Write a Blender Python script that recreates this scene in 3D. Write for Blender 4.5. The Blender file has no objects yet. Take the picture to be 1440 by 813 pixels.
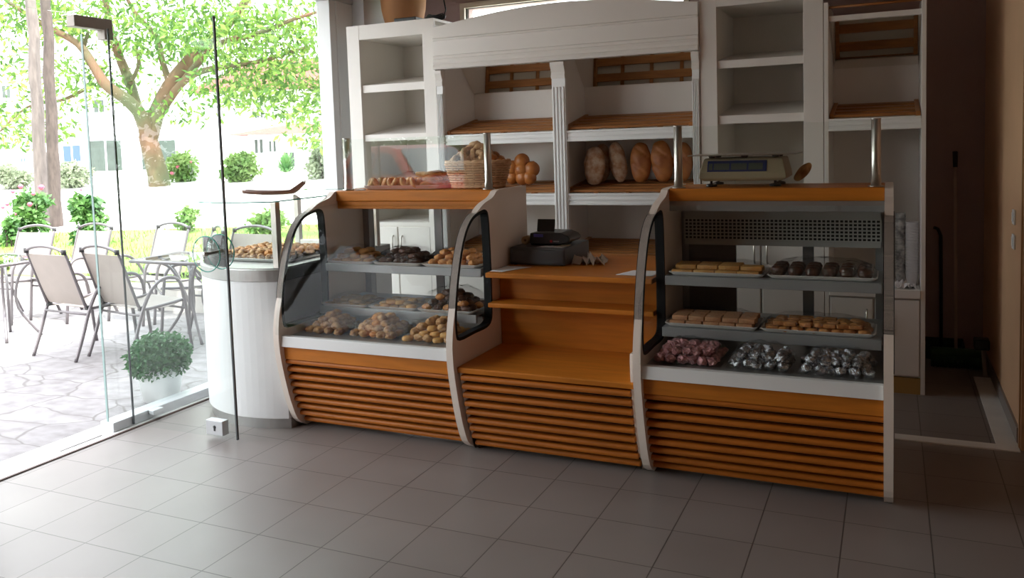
import bpy, bmesh, math, random
from mathutils import Vector, Matrix, noise
random.seed(7)
sc = bpy.context.scene
COL = sc.collection
# ---------------------------------------------------------------- camera
CAMP = Vector((0, 0, 1.65))
R = Matrix(((0.90963441318073, 0.41416925781637565, -0.032078968767424),
            (0.0014195836986757426, -0.08032124952265955, -0.9967680179747147),
            (-0.41540729307448526, 0.9066489523266164, -0.07365092060237617)))   # rows: right, down, forward
F_, CX, CY = 1180.777, 713.772, 288.768
cam = bpy.data.cameras.new('camera'); camo = bpy.data.objects.new('camera', cam); COL.objects.link(camo)
cam.sensor_fit = 'HORIZONTAL'; cam.sensor_width = 36; cam.lens = F_/1440*36
cam.shift_x = (720-CX)/1440; cam.shift_y = (CY-406.5)/1440
cam.clip_start = 0.05; cam.clip_end = 400
M3 = Matrix((R[0], -R[1], -R[2])).transposed()
camo.matrix_world = Matrix.Translation(CAMP) @ M3.to_4x4()
sc.camera = camo
# ---------------------------------------------------------------- light and exposure
sc.view_settings.view_transform = 'Standard'; sc.view_settings.look = 'None'
sc.view_settings.gamma = 1; sc.view_settings.use_curve_mapping = False
sc.view_settings.exposure = 0.28
SKY = 5.6
w = bpy.data.worlds.new('world'); sc.world = w; w.use_nodes = True
wn = w.node_tree.nodes; wl = w.node_tree.links
bg = wn['Background']; bg.inputs[1].default_value = SKY
tc = wn.new('ShaderNodeTexCoord'); sp = wn.new('ShaderNodeSeparateXYZ'); rp = wn.new('ShaderNodeValToRGB')
wl.new(tc.outputs['Generated'], sp.inputs[0]); wl.new(sp.outputs[2], rp.inputs[0]); wl.new(rp.outputs[0], bg.inputs[0])
rp.color_ramp.elements[0].position = 0.0; rp.color_ramp.elements[0].color = (0.97, 0.98, 1, 1)
rp.color_ramp.elements[1].position = 0.8; rp.color_ramp.elements[1].color = (0.90, 0.93, 1, 1)
sun = bpy.data.lights.new('sun', 'SUN'); sun.energy = 7.0; sun.angle = 0.02; sun.color = (1, .95, .88)
suno = bpy.data.objects.new('sun', sun); COL.objects.link(suno); suno.location = (5, -5, 12)
suno.rotation_euler = Vector((0.50, -0.22, 0.84)).to_track_quat('Z', 'Y').to_euler()
def portal(name, loc, rot, sx, sy):
    l = bpy.data.lights.new(name, 'AREA'); l.shape = 'RECTANGLE'; l.size = sx; l.size_y = sy; l.cycles.is_portal = True
    o = bpy.data.objects.new(name, l); COL.objects.link(o); o.location = loc; o.rotation_euler = rot
portal('daylight_portal', (-4.5, 3.15, 1.45), (0, -math.pi/2, 0), 2.9, 5.8)

# ---------------------------------------------------------------- helpers
def at(x, y, D):
    c = Vector(((x-CX)/F_, (y-CY)/F_, 1.0))
    return CAMP + D*(R.transposed() @ c)
def on(x, y, ax, val):
    c = Vector(((x-CX)/F_, (y-CY)/F_, 1.0)); d = R.transposed() @ c
    return CAMP + d*((val-CAMP[ax])/d[ax])
def mat(name, col, rough=0.5, metal=0.0, var=0.0, vscale=8.0, bump=0.0, bscale=60.0, stretch=None, spec=None, coat=0.0, col2=None, trans=0.0):
    m = bpy.data.materials.new(name); m.use_nodes = True
    n = m.node_tree.nodes; l = m.node_tree.links; b = n['Principled BSDF']
    b.inputs['Roughness'].default_value = rough; b.inputs['Metallic'].default_value = metal
    if spec is not None: b.inputs['Specular IOR Level'].default_value = spec
    b.inputs['Coat Weight'].default_value = coat
    c = (*col, 1)
    t = n.new('ShaderNodeTexCoord'); mp = n.new('ShaderNodeMapping'); l.new(t.outputs['Object'], mp.inputs[0])
    if stretch: mp.inputs['Scale'].default_value = stretch
    nz = n.new('ShaderNodeTexNoise'); nz.inputs['Scale'].default_value = vscale; nz.inputs['Detail'].default_value = 5
    l.new(mp.outputs[0], nz.inputs[0])
    mx = n.new('ShaderNodeMix'); mx.data_type = 'RGBA'
    if col2 is None: col2 = tuple(max(0, v*(1-var)) for v in col)
    mx.inputs[6].default_value = c; mx.inputs[7].default_value = (*col2, 1)
    rr = n.new('ShaderNodeValToRGB'); rr.color_ramp.elements[0].position = .35; rr.color_ramp.elements[1].position = .65
    l.new(nz.outputs[0], rr.inputs[0]); l.new(rr.outputs[0], mx.inputs[0]); l.new(mx.outputs[2], b.inputs['Base Color'])
    if bump:
        n2 = n.new('ShaderNodeTexNoise'); n2.inputs['Scale'].default_value = bscale; n2.inputs['Detail'].default_value = 4
        l.new(mp.outputs[0], n2.inputs[0])
        bp = n.new('ShaderNodeBump'); bp.inputs['Strength'].default_value = bump; bp.inputs['Distance'].default_value = .01
        l.new(n2.outputs[0], bp.inputs['Height']); l.new(bp.outputs[0], b.inputs['Normal'])
    if trans:
        tr = n.new('ShaderNodeBsdfTranslucent'); l.new(mx.outputs[2], tr.inputs[0]); ms = n.new('ShaderNodeMixShader')
        ms.inputs[0].default_value = trans; o = n['Material Output']
        l.new(b.outputs[0], ms.inputs[1]); l.new(tr.outputs[0], ms.inputs[2]); l.new(ms.outputs[0], o.inputs[0])
    return m
def glassmat(name, tint=(.95, .98, .97), ior=1.35, rough=0.0, bump=0.0, bscale=14, amount=1.0, cap=None):
    m = bpy.data.materials.new(name); m.use_nodes = True; n = m.node_tree.nodes; l = m.node_tree.links
    n.remove(n['Principled BSDF']); o = n['Material Output']
    tr = n.new('ShaderNodeBsdfTransparent'); tr.inputs[0].default_value = (*tint, 1)
    gl = n.new('ShaderNodeBsdfGlossy'); gl.inputs['Roughness'].default_value = rough
    fr = n.new('ShaderNodeFresnel'); fr.inputs[0].default_value = ior; ms = n.new('ShaderNodeMixShader')
    # front faces only carry the mirror image, so a pane reflects once
    ge = n.new('ShaderNodeNewGeometry'); inv = n.new('ShaderNodeMath'); inv.operation = 'SUBTRACT'; inv.inputs[0].default_value = 1
    mu = n.new('ShaderNodeMath'); mu.operation = 'MULTIPLY'; l.new(ge.outputs['Backfacing'], inv.inputs[1])
    l.new(fr.outputs[0], mu.inputs[0]); l.new(inv.outputs[0], mu.inputs[1])
    m2 = n.new('ShaderNodeMath'); m2.operation = 'MULTIPLY'; m2.inputs[1].default_value = amount; m2.use_clamp = True
    l.new(mu.outputs[0], m2.inputs[0])
    if cap:
        m3 = n.new('ShaderNodeMath'); m3.operation = 'MINIMUM'; m3.inputs[1].default_value = cap; l.new(m2.outputs[0], m3.inputs[0]); m2 = m3
    l.new(m2.outputs[0], ms.inputs[0]); l.new(tr.outputs[0], ms.inputs[1]); l.new(gl.outputs[0], ms.inputs[2]); l.new(ms.outputs[0], o.inputs[0])
    if bump:
        t = n.new('ShaderNodeTexCoord'); nz = n.new('ShaderNodeTexNoise'); nz.inputs['Scale'].default_value = bscale; nz.inputs['Detail'].default_value = 3
        nz.inputs['Distortion'].default_value = 1.5
        l.new(t.outputs['Object'], nz.inputs[0]); bp = n.new('ShaderNodeBump'); bp.inputs['Strength'].default_value = bump; bp.inputs['Distance'].default_value = .02
        l.new(nz.outputs[0], bp.inputs['Height']); l.new(bp.outputs[0], gl.inputs['Normal']); l.new(bp.outputs[0], fr.inputs['Normal'])
    return m

class MB:
    def __init__(s): s.bm = bmesh.new()
    def box(s, a, b, bev=0.0, rot=None, seg=2):
        a, b = Vector(a), Vector(b)
        r = bmesh.ops.create_cube(s.bm, size=1)['verts']; c = (a+b)/2; d = b-a
        for v in r: v.co = Vector((v.co.x*d.x, v.co.y*d.y, v.co.z*d.z))
        if bev:
            e = {ed for v in r for ed in v.link_edges}
            q = bmesh.ops.bevel(s.bm, geom=list(e), offset=bev, segments=seg, affect='EDGES', profile=.5)
            r = list({v for f in q['faces'] for v in f.verts} | {v for v in r if v.is_valid})
        for v in r:
            if rot is not None: v.co = rot @ v.co
            v.co += c
        return s
    def tube(s, pts, rad, n=10, caps=True, closed=False):
        pts = [Vector(p) for p in pts]; N = len(pts)
        if not hasattr(rad, '__len__'): rad = [rad]*N
        rings = []; up = None
        for i, p in enumerate(pts):
            if closed: t = (pts[(i+1) % N]-pts[i-1])
            else: t = pts[min(i+1, N-1)]-pts[max(i-1, 0)]
            t.normalize()
            if up is None:
                up = Vector((0, 0, 1)) if abs(t.z) < .9 else Vector((1, 0, 0))
            x = t.cross(up); 
            if x.length < 1e-4: x = t.cross(Vector((0, 1, 0)))
            x.normalize(); up = x.cross(t).normalized()
            rings.append([s.bm.verts.new(p + rad[i]*(math.cos(2*math.pi*k/n)*x + math.sin(2*math.pi*k/n)*up)) for k in range(n)])
        for i in range(N if closed else N-1):
            A, B = rings[i], rings[(i+1) % N]
            for k in range(n):
                f = s.bm.faces.new((A[k], A[(k+1) % n], B[(k+1) % n], B[k])); f.smooth = True
        if caps and not closed:
            s.bm.faces.new(rings[0]); s.bm.faces.new(rings[-1][::-1])
        return s
    def lathe(s, prof, c=(0, 0, 0), n=24, axis='Z', sq=(1, 1)):
        c = Vector(c); rings = []
        for r, z in prof:
            if r < 1e-5:
                rings.append([s.bm.verts.new(c+s._ax(0, 0, z, axis))]); continue
            rings.append([s.bm.verts.new(c+s._ax(r*sq[0]*math.cos(2*math.pi*k/n), r*sq[1]*math.sin(2*math.pi*k/n), z, axis)) for k in range(n)])
        for A, B in zip(rings[:-1], rings[1:]):
            for k in range(n):
                k2 = (k+1) % n
                if len(A) == 1 and len(B) == 1: continue
                if len(A) == 1: f = s.bm.faces.new((A[0], B[k2], B[k]))
                elif len(B) == 1: f = s.bm.faces.new((A[k], A[k2], B[0]))
                else: f = s.bm.faces.new((A[k], A[k2], B[k2], B[k]))
                f.smooth = True
        return s
    def _ax(s, x, y, z, axis):
        return Vector((x, y, z)) if axis == 'Z' else (Vector((z, x, y)) if axis == 'X' else Vector((x, z, y)))
    def prism(s, poly, a0, a1, axis='X', holes=()):
        """extrude polygon(s) given in the two other axes from a0 to a1"""
        def P(u, v, t): return Vector((t, u, v)) if axis == 'X' else (Vector((u, t, v)) if axis == 'Y' else Vector((u, v, t)))
        edges = []; first = []
        for loop in [poly]+list(holes):
            vs = [s.bm.verts.new(P(u, v, a0)) for u, v in loop]; first += vs
            edges += [s.bm.edges.new((vs[i], vs[(i+1) % len(vs)])) for i in range(len(vs))]
        if holes:
            fs = [g for g in bmesh.ops.triangle_fill(s.bm, use_beauty=True, use_dissolve=False, edges=edges)['geom'] if isinstance(g, bmesh.types.BMFace)]
        else: fs = [s.bm.faces.new(first)]
        ex = bmesh.ops.extrude_face_region(s.bm, geom=fs)
        d = P(0, 0, a1)-P(0, 0, a0)
        for g in ex['geom']:
            if isinstance(g, bmesh.types.BMVert): g.co += d
        return s
    def strip(s, pts, a0, a1, th, axis='X'):
        """sheet following (u,v) polyline, with thickness"""
        n = len(pts); off = []
        for i in range(n):
            p = Vector(pts[max(i-1, 0)]); q = Vector(pts[min(i+1, n-1)]); t = (q-p).normalized()
            off.append((pts[i][0]-t.y*th, pts[i][1]+t.x*th))
        return s.prism(list(pts)+off[::-1], a0, a1, axis)
    def ball(s, c, r, sub=2, sq=(1, 1, 1), nz=0.0, ns=30, rot=None, seed=0):
        v = bmesh.ops.create_icosphere(s.bm, subdivisions=sub, radius=1)['verts']; c = Vector(c)
        for p in v:
            q = Vector((p.co.x*sq[0], p.co.y*sq[1], p.co.z*sq[2]))*r
            if nz: q *= 1+nz*noise.noise(p.co*ns*.1+Vector((seed*3.1, seed, 0)))
            if rot is not None: q = rot @ q
            p.co = c+q
        for p in v:
            for f in p.link_faces: f.smooth = True
        return s
    def quad(s, pts, smooth=False):
        f = s.bm.faces.new([s.bm.verts.new(Vector(p)) for p in pts]); f.smooth = smooth; return s
    def build(s, name, m, parent=None, bevel=0.0, loc=None, fixn=True):
        if fixn: bmesh.ops.recalc_face_normals(s.bm, faces=s.bm.faces[:])
        me = bpy.data.meshes.new(name); s.bm.to_mesh(me); s.bm.free()
        o = bpy.data.objects.new(name, me); COL.objects.link(o)
        for k in (m if isinstance(m, (list, tuple)) else [m]): me.materials.append(k)
        if parent is not None:
            o.parent = parent; o.matrix_parent_inverse = (parent_m(parent)).inverted()
        if loc is not None: o.location = loc
        if bevel:
            b = o.modifiers.new('bevel', 'BEVEL'); b.width = bevel; b.segments = 2; b.limit_method = 'ANGLE'; b.angle_limit = .7
        return o
def parent_m(p):
    m = Matrix.LocRotScale(p.location, p.rotation_euler, p.scale)
    return (parent_m(p.parent) @ p.matrix_parent_inverse @ m) if p.parent else m
def thing(name, label, cat, loc=(0, 0, 0), group=None, rz=0):
    o = bpy.data.objects.new(name, None); COL.objects.link(o); o.location = loc; o.rotation_euler.z = rz; o.empty_display_size = .05
    return tag(o, label, cat, group)
def tag(o, label=None, cat=None, group=None, kind=None):
    if label: o['label'] = label
    if cat: o['category'] = cat
    if group: o['group'] = group
    if kind: o['kind'] = kind
    return o
def struct(o): o['kind'] = 'structure'; return o
def copy_tree(o, parent=None):
    c = o.copy(); COL.objects.link(c)
    if parent is not None: c.parent = parent
    for ch in [x for x in kids.get(o.name, [])]:
        copy_tree(ch, c)
    return c
kids = {}
def reg(o):
    kids[o.name] = [x for x in COL.objects if x.parent == o]
    for x in kids[o.name]: reg(x)
def cat_spline(pts, n=4, closed=False):
    out = []; N = len(pts)
    for i in range(N if closed else N-1):
        p = [Vector(pts[(i+k) % N]) if closed else Vector(pts[min(max(i+k, 0), N-1)]) for k in (-1, 0, 1, 2)]
        for j in range(n):
            t = j/n
            out.append(tuple(.5*((2*p[1])+(p[2]-p[0])*t+(2*p[0]-5*p[1]+4*p[2]-p[3])*t*t+(3*p[1]-p[0]-3*p[2]+p[3])*t**3)))
    if not closed: out.append(tuple(pts[-1]))
    return out
def offset(pts, d):
    out = []
    for i, p in enumerate(pts):
        a = Vector(pts[max(i-1, 0)]); b = Vector(pts[min(i+1, len(pts)-1)]); t = (b-a).normalized()
        out.append((p[0]-t.y*d, p[1]+t.x*d))
    return out

# ---------------------------------------------------------------- materials
WOOD = mat('orange_beech', (.58, .185, .018), .42, var=.18, vscale=3, stretch=(1.2, 12, 12), bump=.03, bscale=20, spec=.3)
WOODD = mat('slat_beech', (.50, .145, .014), .48, var=.22, vscale=3, stretch=(1.2, 14, 14), spec=.3)
SLATW = mat('shelf_slat_wood', (.42, .16, .04), .5, var=.3, vscale=4, stretch=(1.5, 14, 14))
CREAM = mat('cream_lacquer', (.84, .73, .65), .32, var=.03, vscale=3)
WHITE = mat('frame_white_paint', (.84, .79, .75), .45, var=.03, vscale=2)
WHITEL = mat('bright_white_moulding', (.90, .89, .89), .42, var=.03, vscale=2)
WHITEI = mat('white_laminate', (.84, .80, .735), .5, var=.04, vscale=2)
STEEL = mat('brushed_steel', (.62, .58, .54), .28, 1.0, var=.1, vscale=4, stretch=(60, 60, 1))
STEELB = mat('steel_sheet', (.42, .41, .40), .35, .7, var=.12, vscale=4)
CHROME = mat('chrome', (.75, .75, .75), .12, 1.0)
GREYM = mat('grey_painted_metal', (.30, .30, .31), .4, .3, var=.05)
BLACKR = mat('black_rubber', (.008, .008, .009), .6, spec=.2)
BLACKP = mat('black_plastic', (.012, .012, .014), .35)
DGREY = mat('dark_grey_metal', (.045, .047, .05), .5)
WPLA = mat('white_plastic', (.82, .82, .82), .4)
ALU = mat('white_aluminium', (.62, .64, .66), .35, .2)
FOAM = mat('foam_tray', (.78, .76, .74), .6)
GLASS = glassmat('clear_glass', (.968, .985, .975), 1.45, amount=.85)
GLASSS = glassmat('screen_glass', (.965, .985, .975), 1.5, amount=1.6)
GLASSC = glassmat('curved_case_glass', (.955, .965, .96), 1.42, amount=.38)
GLASSD = glassmat('door_glass', (.965, .985, .978), 1.45)
GEDGE = mat('green_glass_edge', (.05, .28, .22), .15)
DEDGE = mat('dark_glass_edge', (.10, .11, .115), .25)
FILM = glassmat('plastic_film', (.985, .985, .985), 1.32, .05, bump=1.0, bscale=34, amount=.7, cap=.07)
FILMR = glassmat('plastic_film_loose', (.95, .95, .95), 1.38, .06, bump=1.0, bscale=40, amount=.9, cap=.30)
MIRROR = mat('mirror', (.85, .83, .78), .04, 1.0)
MARBLE = mat('threshold_marble', (.80, .79, .77), .35, var=.08, vscale=6)
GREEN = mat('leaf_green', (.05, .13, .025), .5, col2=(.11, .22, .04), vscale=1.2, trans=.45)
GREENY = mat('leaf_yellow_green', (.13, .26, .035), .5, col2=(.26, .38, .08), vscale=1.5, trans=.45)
BASIL = mat('basil_green', (.045, .13, .05), .55, col2=(.10, .22, .09), vscale=30, trans=.2)
GREENB = mat('bush_green', (.12, .24, .06), .6, col2=(.30, .42, .14), vscale=1.6, trans=.3)
GREENG = mat('grey_green', (.30, .36, .24), .6, col2=(.45, .50, .36), vscale=2, trans=.3)
ROSEG = mat('rose_leaf', (.06, .16, .05), .5, col2=(.16, .32, .09), vscale=3, trans=.3)
PINK = mat('pink_petal', (.80, .16, .28), .6, var=.2)
BARK = mat('bark', (.09, .07, .06), .9, var=.4, vscale=6, stretch=(3, 3, .8), bump=.5, bscale=8)
BARKT = mat('tree_bark', (.16, .085, .05), .9, col2=(.09, .10, .05), vscale=1.2, bump=.5, bscale=10)
GRASS = mat('lawn', (.10, .20, .03), .9, col2=(.26, .32, .08), vscale=1.5, bump=.6, bscale=30)
ROAD = mat('pale_road', (.72, .70, .68), .9, var=.06, vscale=.6)
HOUSE = mat('white_render', (.85, .85, .84), .9, var=.04, vscale=.5)
ROOFT = mat('red_roof_tile', (.22, .075, .05), .8, var=.25, vscale=6)
BLUEG = mat('blue_window', (.035, .075, .15), .3)
DARKW = mat('dark_window', (.055, .075, .06), .3, var=.3, vscale=2)  # dark greenish grey window glass
LILAC = mat('lilac_plaster', (.50, .37, .36), .85, var=.05, vscale=3, bump=.05, bscale=120)
PEACH = mat('peach_plaster', (.66, .40, .24), .8, var=.05, vscale=3, bump=.05, bscale=120)
PEACH2 = mat('deep_peach_plaster', (.66, .40, .27), .85, var=.05, vscale=3)
CEIL = mat('ceiling_paint', (.36, .27, .21), .9)
PAPER = mat('paper', (.72, .70, .72), .8)
BROWNF = mat('terracotta', (.66, .32, .14), .7, var=.3, vscale=4, stretch=(1, 1, .3))

def grid_mat():
    m = bpy.data.materials.new('floor_tile'); m.use_nodes = True; n = m.node_tree.nodes; l = m.node_tree.links; b = n['Principled BSDF']
    t = n.new('ShaderNodeNewGeometry'); mp = n.new('ShaderNodeMapping'); mp.vector_type = 'POINT'
    mp.inputs['Location'].default_value = (-.150+.3289*20, -2.397+.3300*20, 0)
    l.new(t.outputs['Position'], mp.inputs[0])
    br = n.new('ShaderNodeTexBrick'); br.offset = 0; br.squash = 1
    br.inputs['Scale'].default_value = 1; br.inputs['Brick Width'].default_value = .3289; br.inputs['Row Height'].default_value = .3300
    br.inputs['Mortar Size'].default_value = .0028; br.inputs['Mortar Smooth'].default_value = .2; br.inputs['Bias'].default_value = 0
    br.inputs[1].default_value = (.225, .196, .184, 1); br.inputs[2].default_value = (.243, .213, .199, 1); br.inputs[3].default_value = (.085, .07, .063, 1)
    l.new(mp.outputs[0], br.inputs[0])
    nz = n.new('ShaderNodeTexNoise'); nz.inputs['Scale'].default_value = 2.2; nz.inputs['Detail'].default_value = 6; l.new(t.outputs['Position'], nz.inputs[0])
    mx = n.new('ShaderNodeMix'); mx.data_type = 'RGBA'; mx.blend_type = 'MULTIPLY'; mx.inputs[0].default_value = 1
    rr = n.new('ShaderNodeValToRGB'); rr.color_ramp.elements[0].color = (.84, .83, .82, 1); rr.color_ramp.elements[1].color = (1.1, 1.1, 1.1, 1)
    l.new(nz.outputs[0], rr.inputs[0]); l.new(br.outputs[0], mx.inputs[6]); l.new(rr.outputs[0], mx.inputs[7]); l.new(mx.outputs[2], b.inputs[0])
    b.inputs['Roughness'].default_value = .36; b.inputs['Specular IOR Level'].default_value = .5
    bp = n.new('ShaderNodeBump'); bp.inputs['Strength'].default_value = .25; bp.inputs['Distance'].default_value = .002; bp.invert = True
    l.new(br.outputs['Fac'], bp.inputs['Height']); l.new(bp.outputs[0], b.inputs['Normal'])
    return m
def flag_mat():
    m = bpy.data.materials.new('flagstone'); m.use_nodes = True; n = m.node_tree.nodes; l = m.node_tree.links; b = n['Principled BSDF']
    t = n.new('ShaderNodeNewGeometry'); mp = n.new('ShaderNodeMapping'); l.new(t.outputs['Position'], mp.inputs[0]); mp.inputs['Scale'].default_value = (1, 1.5, 1)
    nz = n.new('ShaderNodeTexNoise'); nz.inputs['Scale'].default_value = 2; l.new(mp.outputs[0], nz.inputs[0])
    ad = n.new('ShaderNodeMix'); ad.data_type = 'VECTOR'; ad.inputs[0].default_value = .25; l.new(mp.outputs[0], ad.inputs[4]); l.new(nz.outputs[1], ad.inputs[5])
    v1 = n.new('ShaderNodeTexVoronoi'); v1.feature = 'DISTANCE_TO_EDGE'; v1.inputs['Scale'].default_value = 2.6; l.new(ad.outputs[1], v1.inputs[0])
    v2 = n.new('ShaderNodeTexVoronoi'); v2.inputs['Scale'].default_value = 2.6; l.new(ad.outputs[1], v2.inputs[0])
    r1 = n.new('ShaderNodeValToRGB'); r1.color_ramp.elements[0].position = .006; r1.color_ramp.elements[1].position = .022; l.new(v1.outputs[0], r1.inputs[0])
    mx = n.new('ShaderNodeMix'); mx.data_type = 'RGBA'; l.new(v2.outputs['Color'], mx.inputs[0]); mx.inputs[6].default_value = (.235, .222, .222, 1); mx.inputs[7].default_value = (.29, .277, .275, 1)
    nf = n.new('ShaderNodeTexNoise'); nf.inputs['Scale'].default_value = 7; nf.inputs['Detail'].default_value = 8; l.new(mp.outputs[0], nf.inputs[0])
    rf = n.new('ShaderNodeValToRGB'); rf.color_ramp.elements[0].position = .3; rf.color_ramp.elements[0].color = (.72, .70, .70, 1); rf.color_ramp.elements[1].position = .7; rf.color_ramp.elements[1].color = (1.12, 1.12, 1.12, 1); l.new(nf.outputs[0], rf.inputs[0])
    mm = n.new('ShaderNodeMix'); mm.data_type = 'RGBA'; mm.blend_type = 'MULTIPLY'; mm.inputs[0].default_value = 1; l.new(mx.outputs[2], mm.inputs[6]); l.new(rf.outputs[0], mm.inputs[7]); mx = mm
    m2 = n.new('ShaderNodeMix'); m2.data_type = 'RGBA'; l.new(r1.outputs[0], m2.inputs[0]); m2.inputs[6].default_value = (.15, .138, .13, 1); l.new(mx.outputs[2], m2.inputs[7])
    l.new(m2.outputs[2], b.inputs[0]); b.inputs['Roughness'].default_value = .8
    return m
TILE = grid_mat(); FLAG = flag_mat()

# ================================================================ SETTING
RX = .61          # right wall plane beside the niche
struct(MB().box((-4.42, -3.2, -.10), (2.3, 7.0, 0)).build('floor', TILE))
struct(MB().box((-4.75, -3.3, 3.0), (2.4, 7.1, 3.15)).build('ceiling', CEIL))
# back wall with transom window opening
WX0, WX1 = on(655, 20, 1, 6.9).x, on(962, 2, 1, 6.9).x
WZ1 = on(655, 12, 1, 6.9).z; WZ0 = WZ1-.42
b = MB(); b.box((-4.45, 6.9, -.1), (WX0, 7.05, 3.0)); b.box((WX1, 6.9, -.1), (.75, 7.05, 3.0)); b.box((WX0, 6.9, -.1), (WX1, 7.05, WZ0)); b.box((WX0, 6.9, WZ1), (WX1, 7.05, 3.0))
struct(b.build('wall_back', LILAC))
wf = MB(); t = .045
for a, c in (((WX0-t, WZ1), (WX1+t, WZ1+t)), ((WX0-t, WZ0-t), (WX1+t, WZ0)), ((WX0-t, WZ0), (WX0, WZ1)), ((WX1, WZ0), (WX1+t, WZ1))):
    wf.box((a[0], 6.87, a[1]), (c[0], 6.96, c[1]))
w1 = struct(wf.build('window_1', mat('beige_frame', (.62, .54, .45), .5)))
MB().box((WX0, 6.935, WZ0), (WX1, 6.941, WZ1)).build('pane', GLASS, w1)
struct(MB().box((RX, 4.98, 0), (RX+.15, 7.05, 3.0)).build('wall_right', PEACH))
struct(MB().box((RX+.15, 4.98, 0), (2.25, 5.12, 3.0)).build('wall_return', PEACH))
struct(MB().box((2.1, -3.2, 0), (2.25, 4.98, 3.0)).build('wall_far_right', PEACH2))
struct(MB().box((-4.42, -3.2, 0), (2.1, -3.05, 3.0)).build('wall_front', PEACH2))
struct(MB().box((RX-.012, 4.98, 0), (RX, 6.9, .085)).build('baseboard_right', mat('plinth_tile', (.26, .22, .2), .4)))
struct(MB().box((-4.40, 6.03, 0), (-4.035, 6.9, 3.0)).build('wall_left', mat('white_plaster', (.72, .72, .74), .8)))
# door casing at the right edge of the wall stub
b = MB(); b.box((RX-.004, 4.88, 0), (RX+.12, 4.98, 2.2)).box((RX-.012, 4.90, 0), (RX, 4.93, 2.2))
struct(b.build('door_2', mat('oak_casing', (.58, .36, .20), .5, var=.15, stretch=(4, 4, .5))))
# light floor edging around the niche
struct(MB().box((.02, 4.84, 0), (.60, 4.925, .006)).build('trim_1', MARBLE))
struct(MB().box((.50, 4.925, 0), (.60, 6.25, .006)).build('trim_2', MARBLE))
# threshold and glazing on the left
struct(MB().box((-4.42, -3.0, -.02), (-4.165, 6.03, .004)).build('trim_3', MARBLE))
struct(MB().box((-4.18, -3.0, 0), (-4.163, 6.03, .006)).build('trim_4', mat('dark_joint', (.10, .06, .05), .7)))
struct(MB().box((-4.31, -3.0, 2.86), (-4.14, 6.03, 2.93)).box((-4.31, -3.0, 2.93), (-4.12, 6.03, 3.0)).build('trim_5', ALU))
g = MB(); g.box((-4.29, 5.72, 0), (-4.16, 5.80, 2.86), .004).box((-4.27, 5.80, 0), (-4.15, 6.03, 2.86), .004)
w2 = struct(g.build('window_2', mat('white_frame', (.86, .86, .87), .4)))
MB().box((-4.275, 3.47, .05), (-4.263, 5.72, 2.86)).build('pane', GLASSD, w2)
MB().box((-4.277, 3.466, .05), (-4.261, 3.47, 2.36)).build('pane_edge', mat('pale_glass_edge', (.30, .42, .40), .2), w2)
MB().box((-4.275, 2.62, 2.47), (-4.263, 3.47, 2.86)).build('transom_pane', GLASSD, w2)
b = MB(); b.box((-4.325, 3.46, .004), (-4.215, 5.72, .062), .004)
rail = b.build('bottom_rail', ALU, w2)
MB().box((-4.215, 3.72, .03), (-4.17, 3.80, .062), .004).build('rail_clamp', ALU, w2)
w3 = struct(MB().box((-4.325, .3, .004), (-4.215, 2.55, .062), .004).box((-4.31, 2.55, 0), (-4.16, 2.62, 2.86)).build('window_3', ALU))
MB().box((-4.275, .3, .062), (-4.263, 2.55, 2.86)).build('pane', GLASSD, w3)
struct(MB().box((-4.42, -3.05, 0), (-4.16, .3, 3.0)).build('wall_left', PEACH2))  # unseen wall, added to cut daylight on the right of the floor
# patch fitting over the door pivot
b = MB(); b.box((-4.30, 3.40, 2.395), (-4.235, 3.66, 2.462), .004).box((-4.30, 3.60, 2.34), (-4.235, 3.66, 2.40), .003)
b.build('patch_fitting', mat('brown_steel', (.34, .30, .27), .45, .3), w2)
# floor spring plate
tag(MB().box((-4.36, 3.12, .004), (-4.24, 3.40, .009), .002).build('floor_spring_plate', STEELB), 'flat steel cover plate let into the white threshold by the glass door', 'cover plate')
# ---- open glass door (swung into the room)
dr = bpy.data.objects.new('door_1', None); COL.objects.link(dr); dr.location = (-4.20, 3.60, 0); struct(dr)
MB().box((-4.205, 3.594, .012), (-3.395, 3.606, 2.40)).build('door_glass', GLASSD, dr)
MB().box((-3.395, 3.593, .012), (-3.386, 3.607, 2.40)).build('free_edge', DEDGE, dr)
MB().box((-4.211, 3.594, .012), (-4.205, 3.606, 2.40)).build('pivot_edge', DEDGE, dr)
lk = MB().box((-3.60, 3.575, .03), (-3.475, 3.625, .115), .003).build('lock_plate', ALU, dr)
MB().lathe([(0, -.002), (.010, -.002), (.010, .001), (0, .001)], (-3.535, 3.575, .078), 14, 'Y').box((-3.54, 3.572, .055), (-3.53, 3.576, .075)).build('keyhole', BLACKP, lk)
for sgn in (-1, 1):
    y = 3.60+sgn*.055
    ring = [(.0, -.004), (.098, -.004), (.10, 0), (.098, .004), (0, .004)]
    h = MB().lathe(ring, (-3.49, y, 1.085), 40, 'Y').build('handle_disc', GLASS, dr)
    rg = [(-3.49+.1*math.cos(a), y, 1.085+.1*math.sin(a)) for a in [2*math.pi*k/40 for k in range(40)]]
    MB().tube(rg, .0035, 6, closed=True).build('disc_rim', GEDGE, h)
MB().lathe([(0, -.075), (.014, -.075), (.014, -.05), (.009, -.045), (.009, .045), (.014, .05), (.014, .075), (0, .075)], (-3.49, 3.60, 1.085), 16, 'Y').build('handle_spindle', STEEL, dr)

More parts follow.
